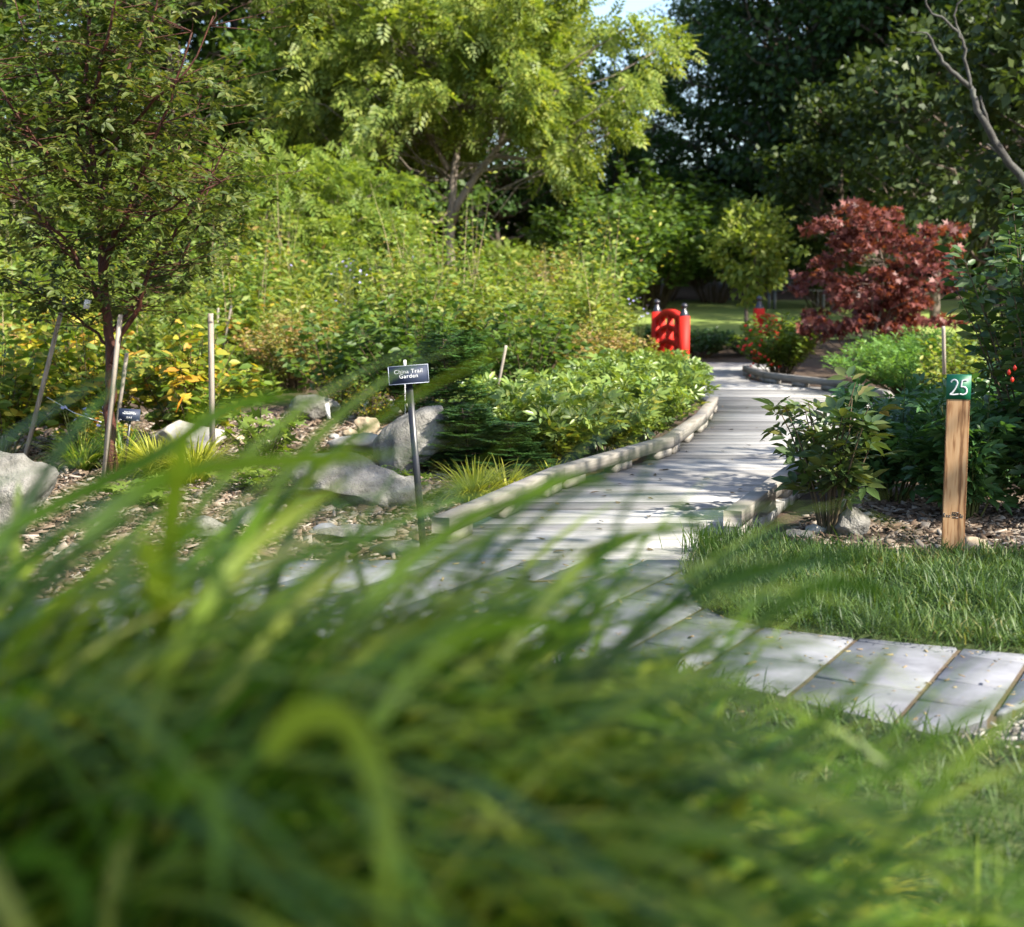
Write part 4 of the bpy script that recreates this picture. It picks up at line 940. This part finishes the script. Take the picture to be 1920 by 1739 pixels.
p = PT(759, 681, 9.8); o = link('plant_tag', Geo().box((0, 0, -.01), (.018, .004, .06)).box((0, .004, -.30), (.004, .004, .62)).mesh('plant_tag', M_TAG)); o.location = p; tag(o, 'white plant tag sticking up behind the navy garden sign', 'tag')
p = PT(614, 765, 11.5); o = link('plant_tag', Geo().box((0, 0, -.03), (.03, .004, .13)).mesh('plant_tag', M_TAG)); o.location = p; o.rotation_euler = (0, -.15, .3); tag(o, 'white plant tag near the orange shrub by the rocks', 'tag')
p = PT(683, 760, 12.6); g = Geo(); g.tube([(0, 0, -.12), (0, 0, .03), (0, 0, .05)], [.075, .075, .06], 14); o = link('valve_cap', g.mesh('valve_cap', M_TEAL, True)); o.location = p; tag(o, 'dark teal round utility cap beyond the rocks', 'utility cap')
g = Geo(); a = [(*G(950, 1084, .012), .012), (*G(1000, 1092, .012), .014), (*G(1060, 1088, .012), .012), (*G(1120, 1079, .012), .012)]
g.tube(a, [.004, .004, .003, .002], 5); g.tube([a[2], (*G(1090, 1078, .012), .013)], [.002, .001], 5); tag(link('fallen_twig', g.mesh('fallen_twig', M_STEM)), 'thin dark twig lying on the paving before the boardwalk', 'twig')

# ------------------------------------------------------------------ uncounted growth: meadow, turf, chips, gravel
def meadow():
    r = rngd(101); n_st = 7000
    x = r.uniform(-9.5, 1.4, n_st); y = r.uniform(12.6, 25.5, n_st)
    edge = 12.9 + .6 * np.sin(x * 1.7) + np.where(x > -2.6, 2.2 * smooth(-2.6, -1.4, x), 0)
    ok = (y > edge); x, y = x[ok], y[ok]; n_st = len(x)
    gap = np.array([mnoise.noise(Vector((a * .9, b * .9, 3.3))) for a, b in zip(x, y)]); ok = gap < .22; x, y = x[ok], y[ok]; n_st = len(x)
    hh = (.34 + 1.15 * smooth(12.5, 19, y)) * (1 - .5 * smooth(19, 24, y)) * r.uniform(.6, 1.25, n_st) * (1 + .55 * np.sin(x * 1.9 + y * .9) * np.sin(y * 1.1 - x * .6))
    per = 20; idx = np.repeat(np.arange(n_st), per); n = len(idx)
    t = np.clip(np.tile((np.arange(per) + .5) / per, n_st) + r.normal(0, .03, n), .1, 1.0)
    ln = r.normal(0, .14, (n_st, 2))
    P = np.stack((x[idx] + ln[idx, 0] * t * hh[idx], y[idx] + ln[idx, 1] * t * hh[idx], H(x, y)[idx] + t * hh[idx]), 1)
    a = np.tile(np.arange(per) * 2.4, n_st) + r.random(n_st)[idx] * 6
    D = np.stack((np.cos(a), np.sin(a), r.normal(.25, .35, n)), 1); N = r.normal(0, .8, (n, 3)) + (0, 0, 1)
    k = r.uniform(.5, 1.25, n) * (1.1 - .45 * t); lg = Geo(); scatter(lg, T_DIA, P, D, N, .13 * k, .05 * k)
    o = link('meadow_plants', lg.mesh('meadow_plants', M_MEADOW)); tag(o, 'tall yellow green meadow plants filling the left slope', 'meadow', kind='stuff')
    sg = Geo(); m = 1500; i = r.integers(0, n_st, m); b = np.stack((x[i], y[i], H(x[i], y[i])), 1)
    blades(sg, b, r.random(m) * 6.28, hh[i] * 1.15, np.full(m, .007), r.uniform(0, .25, m), r.uniform(0, .4, m), 3)
    o = link('dry_stalks', sg.mesh('dry_stalks', noisy_mat('dry_stalk', [(.16, .12, .07), (.34, .27, .17)], 5, .9, 0, island=.6))); tag(o, 'dry brown stalks standing among the meadow plants', 'stalks', kind='stuff')
meadow()

th = stem_plant('tall_herb', 104, 34, 1.5, .55, 26, .13, .045, T_OVAL, M_LIGHT, M_STEMG, 'tall light green leafy plant standing among the meadow growth', 'plant', 'tall leafy plants in the meadow', loc=at(-4.2, 17.0), dome=.3, sidebr=.1)
for k, (x, y, s_) in enumerate(((-3.1, 17.8, 1.0), (-2.8, 19.6, 1.0), (-5.4, 18.4, 1.1), (-6.2, 16.4, .9), (-4.6, 20.4, 1.1), (-3.5, 15.2, .75), (-2.3, 20.8, .8), (-6.8, 20.0, 1.2))):
    dup(th, at(x, y), 1.1 * k + .4, s_)
dup(au, at(-4.4, 14.2), .6, 1.1, 'autumn tinted shrub in the meadow behind the lone stake')
dup(au, at(-2.7, 16.4), 2.6, 1.05, 'autumn tinted shrub in the middle of the meadow')
dup(b3, at(-5.6, 22.0), 2.2, .9, 'darker green shrub at the back of the meadow')
dup(b3, at(-2.9, 23.0), 3.9, .6, 'darker green shrub at the back of the meadow near the feathery trees')
th2 = stem_plant('tall_herb', 204, 26, 1.35, .6, 26, .16, .032, T_DIA, M_SHRUBY, M_STEMG, 'tall yellowish narrow leaved plant standing among the meadow growth', 'plant', 'tall narrow leaved plants in the meadow', loc=at(-3.9, 15.8), dome=.25, sidebr=.12, up=.5)
for k, (x, y, s_) in enumerate(((-2.2, 17.2, 1.0), (-4.9, 16.0, .9), (-5.6, 17.2, 1.1), (-3.0, 18.9, 1.2), (-4.0, 19.2, 1.25), (-1.5, 19.4, .75), (-6.4, 18.6, 1.2), (-3.3, 14.4, .7), (-2.4, 15.4, .75))):
    dup(th2, at(x, y), 1.3 * k + .8, s_)
th3 = stem_plant('tall_herb', 205, 30, 1.5, .6, 30, .12, .06, T_OVAL, M_MID, M_STEMG, 'tall mid green plant standing among the meadow growth', 'plant', 'tall mid green plants in the meadow', loc=at(-4.6, 18.2), dome=.3, sidebr=.12)
for k, (x, y, s_) in enumerate(((-3.4, 16.5, .85), (-2.0, 18.4, 1.0), (-5.2, 19.8, 1.15), (-6.6, 17.4, 1.0), (-3.6, 20.6, 1.2), (-.8, 19.8, .7), (-3.3, 21.4, 1.0))):
    dup(th3, at(x, y), 1.7 * k + .2, s_)
def turf(name, poly, n, L, W, mat, label, seed, z):
    r = rngd(seed); P = np.array(poly); lo, hi = P.min(0), P.max(0); x = r.uniform(lo[0], hi[0], n); y = r.uniform(lo[1], hi[1], n)
    ok = inpoly(poly, x + r.normal(0, .035, n), y + r.normal(0, .03, n)) & (np.abs(x) < .40 * y + .25); x, y = x[ok], y[ok]; n = len(x)
    cl = np.array([mnoise.noise(Vector((a * 3.5, b * 3.5, 1.7))) + .5 * mnoise.noise(Vector((a * 11, b * 11, 4))) for a, b in zip(x, y)])
    g = Geo(); k = r.uniform(.45, 1.3, n) * np.clip(1 + 1.0 * cl, .25, 2)
    blades(g, np.stack((x, y, np.maximum(z, H(x, y))), 1), r.random(n) * 6.28, L * k, W * r.uniform(.7, 1.3, n), r.uniform(.05, 1.0, n), r.uniform(.1, 1.9, n), 3, twist=r.normal(0, .5, n))
    o = link(name, g.mesh(name, mat)); return tag(o, label, 'grass', kind='stuff')
turf('turf_grass', LAWN_R, 52000, .075, .0040, M_TURF, 'shaggy lawn grass around the numbered post', 102, .010)
turf('turf_grass', LAWN_N, 64000, .06, .0038, M_TURF, 'lawn grass in front of the paved path', 103, .005)
r = rngd(104); n = 420; c = G(1352, 1040); x = c[0] + r.normal(0, .07, n); y = c[1] + r.normal(0, .05, n); g = Geo()
blades(g, np.stack((x, y, np.zeros(n)), 1), r.random(n) * 6.28, r.uniform(.08, .17, n), np.full(n, .0042), r.uniform(.05, .6, n), r.uniform(.1, .9, n), 4)
tag(link('grass_tuft', g.mesh('grass_tuft', M_TURF)), 'longer grass tuft at the near end of the right kerb', 'grass tuft')

r = rngd(120); g = Geo(); n = 70; x = []; 
for _ in range(n):
    y_ = 5.6 + 9 * r.random() ** 1.4; l_ = np.interp(y_, [p[1] for p in LE], [p[0] for p in LE]); q_ = np.interp(y_, [p[1] for p in RE], [p[0] for p in RE]); x.append((l_ + (q_ - l_) * r.random(), y_, .012))
a_ = r.random(n) * 6.28; k_ = r.uniform(.5, 1.2, n); scatter(g, T_OVAL, np.array(x), np.stack((np.cos(a_), np.sin(a_), r.normal(0, .1, n)), 1), r.normal(0, .25, (n, 3)) + (0, 0, 1), .05 * k_, .024 * k_)
tag(link('fallen_leaves', g.mesh('fallen_leaves', M_STEM)), 'dry fallen leaves scattered on the boardwalk planks', 'leaves', kind='stuff')

def chips(name, n, poly, seed, mat, label, size, z=.0, asp=(.2, .6)):
    r = rngd(seed); P = np.array(poly); lo, hi = P.min(0), P.max(0); x = r.uniform(lo[0], hi[0], n); y = r.uniform(lo[1], hi[1], n)
    ok = inpoly(poly, x, y); x, y = x[ok], y[ok]; n = len(x)
    a = r.random(n) * 6.28; D = np.stack((np.cos(a), np.sin(a), r.normal(0, .22, n)), 1); N = r.normal(0, .35, (n, 3)) + (0, 0, 1)
    tm = (np.array([(0, .4, 0), (0, -.5, 0), (1, -.4, .03), (.9, .5, 0), (0, .4, -.12), (0, -.5, -.12), (1, -.4, -.10), (.9, .5, -.12)]), [(0, 1, 2, 3), (0, 4, 5, 1), (1, 5, 6, 2), (2, 6, 7, 3), (3, 7, 4, 0)])
    g = Geo(); L = size * np.clip(r.lognormal(0, .45, n), .3, 2.4); scatter(g, tm, np.stack((x, y, H(x, y) + .012 + .012 * r.random(n) + z), 1), D, N, L, L * r.uniform(*asp, n))
    return tag(link(name, g.mesh(name, mat)), label, 'mulch', kind='stuff')
chips('bark_mulch', 26000, [(-3.6, 4.5), (-1.85, 4.5), (-1.0, 5.45), (-.42, 5.5), (-.1, 6.8), (.2, 8.0), (-.3, 9.5), (-4.2, 9.5)], 105, M_CHIP, 'brown bark mulch on the rock bed at the left', .032)
chips('bark_mulch', 12000, [(-4.2, 9.5), (-.3, 9.5), (-.6, 12.5), (-5.2, 13)], 106, M_CHIP, 'brown bark mulch between the rocks and the meadow', .038)
chips('bark_mulch', 15000, [(1.05, 5.75), (3.2, 5.5), (3.2, 7.5), (1.75, 7.6)], 107, M_CHIP, 'dark bark mulch behind the numbered post', .03)
o = chips('loose_gravel', 9000, [(1.0, 3.22), (1.5, 2.9), (2.6, 2.6), (2.6, 4.0), (2.0, 4.1)], 108, M_PEB, 'pale loose gravel at the corner of the paving', .014, .034); o['category'] = 'gravel'
o = chips('path_litter', 1600, PAVE, 109, noisy_mat('litter', [(.08, .05, .03), (.2, .14, .08), (.3, .25, .14)], 5, .9, 0, island=.8), 'dry needles and crumbs scattered over the paving', .013, .040, (.08, .4)); o['category'] = 'litter'

# ------------------------------------------------------------------ foreground grass on the bank before the camera
def strip(geo, pts, w, depth, n=18):
    P = np.array([PT(px, py, d_) for (px, py), d_ in zip(pts, np.linspace(depth[0], depth[1], len(pts)))]); t = np.linspace(0, len(P) - 1, n); Q = spline(P, t)
    T = unit(np.gradient(Q, axis=0)); S = unit(np.cross(T, np.array((.25, 1.0, .35)))); f = np.linspace(0, 1, n); ww = (w * np.clip((1 - f) * 3.2, .05, 1) * np.clip(.5 + f * 3, 0, 1) / 2)[:, None]
    V = np.stack((Q + S * ww, Q - S * ww), 1).reshape(-1, 3); i = np.arange(n - 1) * 2; geo.addq(V, np.stack((i, i + 1, i + 3, i + 2), 1))
def foreground():
    r = rngd(111); n = 3000
    y = r.uniform(.74, 1.95, n); x = r.uniform(-.62, .62, n) * (y * .75 + .25)
    dens = np.clip(1.0 - .50 * smooth(-.16, .30, x / y * 1.4), .10, 1); ok = r.random(n) < dens; x, y = x[ok], y[ok]; n = len(x)
    az = r.normal(.0, .68, n); L = r.uniform(.36, .67, n) * (1.06 - .42 * smooth(-.12, .22, x / y)); W = r.uniform(.008, .0165, n)
    g = Geo(); blades(g, np.stack((x, y, H(x, y) - .01), 1), az, L, W, r.uniform(.10, .62, n), r.uniform(1.2, 2.7, n), 12, twist=r.normal(0, .5, n))
    m = 26; yy = r.uniform(.85, 1.5, m); xx = r.uniform(-.2, .30, m) * yy
    blades(g, np.stack((xx, yy, H(xx, yy)), 1), r.normal(.2, .5, m), r.uniform(.5, .68, m), r.uniform(.007, .011, m), r.uniform(.15, .5, m), r.uniform(.8, 1.6, m), 12, twist=r.normal(0, .4, m))
    for pts, w, d_ in ((((-80, 1120), (0, 1010), (140, 930), (300, 850), (430, 765), (560, 745), (650, 780)), .012, (1.05, 1.2)), (((150, 1010), (300, 900), (460, 870), (640, 858), (770, 850)), .014, (.9, 1.1)),
            (((560, 1300), (700, 1120), (860, 985), (980, 935), (1085, 895), (1190, 940)), .012, (.9, 1.05)), (((1080, 1300), (1200, 1180), (1330, 1100), (1480, 1055), (1680, 1030)), .011, (.95, 1.1)),
            (((1380, 1220), (1460, 1140), (1560, 1095), (1640, 1105), (1710, 1140)), .011, (.9, 1.0)), (((1430, 1480), (1520, 1370), (1620, 1280), (1690, 1190)), .010, (.9, 1.0)), (((1650, 1470), (1760, 1380), (1920, 1280)), .010, (.85, .9)),
            (((500, 1420), (560, 1350), (640, 1345), (700, 1440), (724, 1560), (726, 1760)), .015, (.62, .56)), (((300, 1520), (370, 1455), (404, 1500), (410, 1600), (404, 1720)), .009, (.62, .58)), (((20, 1620), (90, 1605), (140, 1660), (180, 1780)), .013, (.58, .55)),
            (((330, 1020), (375, 990), (410, 1080), (424, 1200)), .009, (.9, .85)), (((1180, 930), (1270, 940), (1320, 1010), (1370, 1070)), .006, (1.0, 1.0)), (((940, 1240), (1040, 1110), (1160, 1010), (1330, 1000)), .010, (1.0, 1.1)),
            (((330, 1250), (420, 1080), (560, 960), (660, 900)), .011, (.95, 1.05)), (((-40, 1260), (60, 1120), (190, 1000), (330, 950)), .011, (1.0, 1.1)), (((700, 1360), (820, 1220), (960, 1170), (1120, 1190)), .013, (.8, .85))):
        strip(g, pts, w, d_)
    o = link('foreground_grass', g.mesh('foreground_grass', M_FG, True)); tag(o, 'mass of long arching grass blades close in the foreground', 'ornamental grass', kind='stuff')
foreground()
YT = 'sunlit yellow tussocks near the camera'
for k, (sd_, n_, L_, x, y, lb) in enumerate(((112, 260, .34, .02, 2.3, 'sunlit yellow grass tussock in the near lawn beneath the foreground blades'), (113, 200, .32, .42, 2.2, 'yellow grass tussock at the right of the foreground blades'),
        (114, 60, .34, -.07, .95, 'blades coloured yellow as if sunlit in the middle of the foreground grass, upper left of the patches'), (115, 50, .34, .05, .94, 'blades coloured yellow as if sunlit in the centre of the foreground grass'),
        (116, 45, .32, .13, .95, 'blades coloured yellow as if sunlit at the lower right among the foreground grass'), (117, 70, .30, .03, .98, 'blades coloured yellow as if sunlit at the bottom centre of the picture'), (118, 70, .30, .30, 1.25, 'blades coloured yellow as if sunlit at the bottom right of the picture'))):
    tussock(sd_, n_, L_, .013, M_GOLD, lb, (x, y, float(H(x, y)) - .01), YT)  # gold colour of the inner tufts stands in for sunlight on the foreground grass
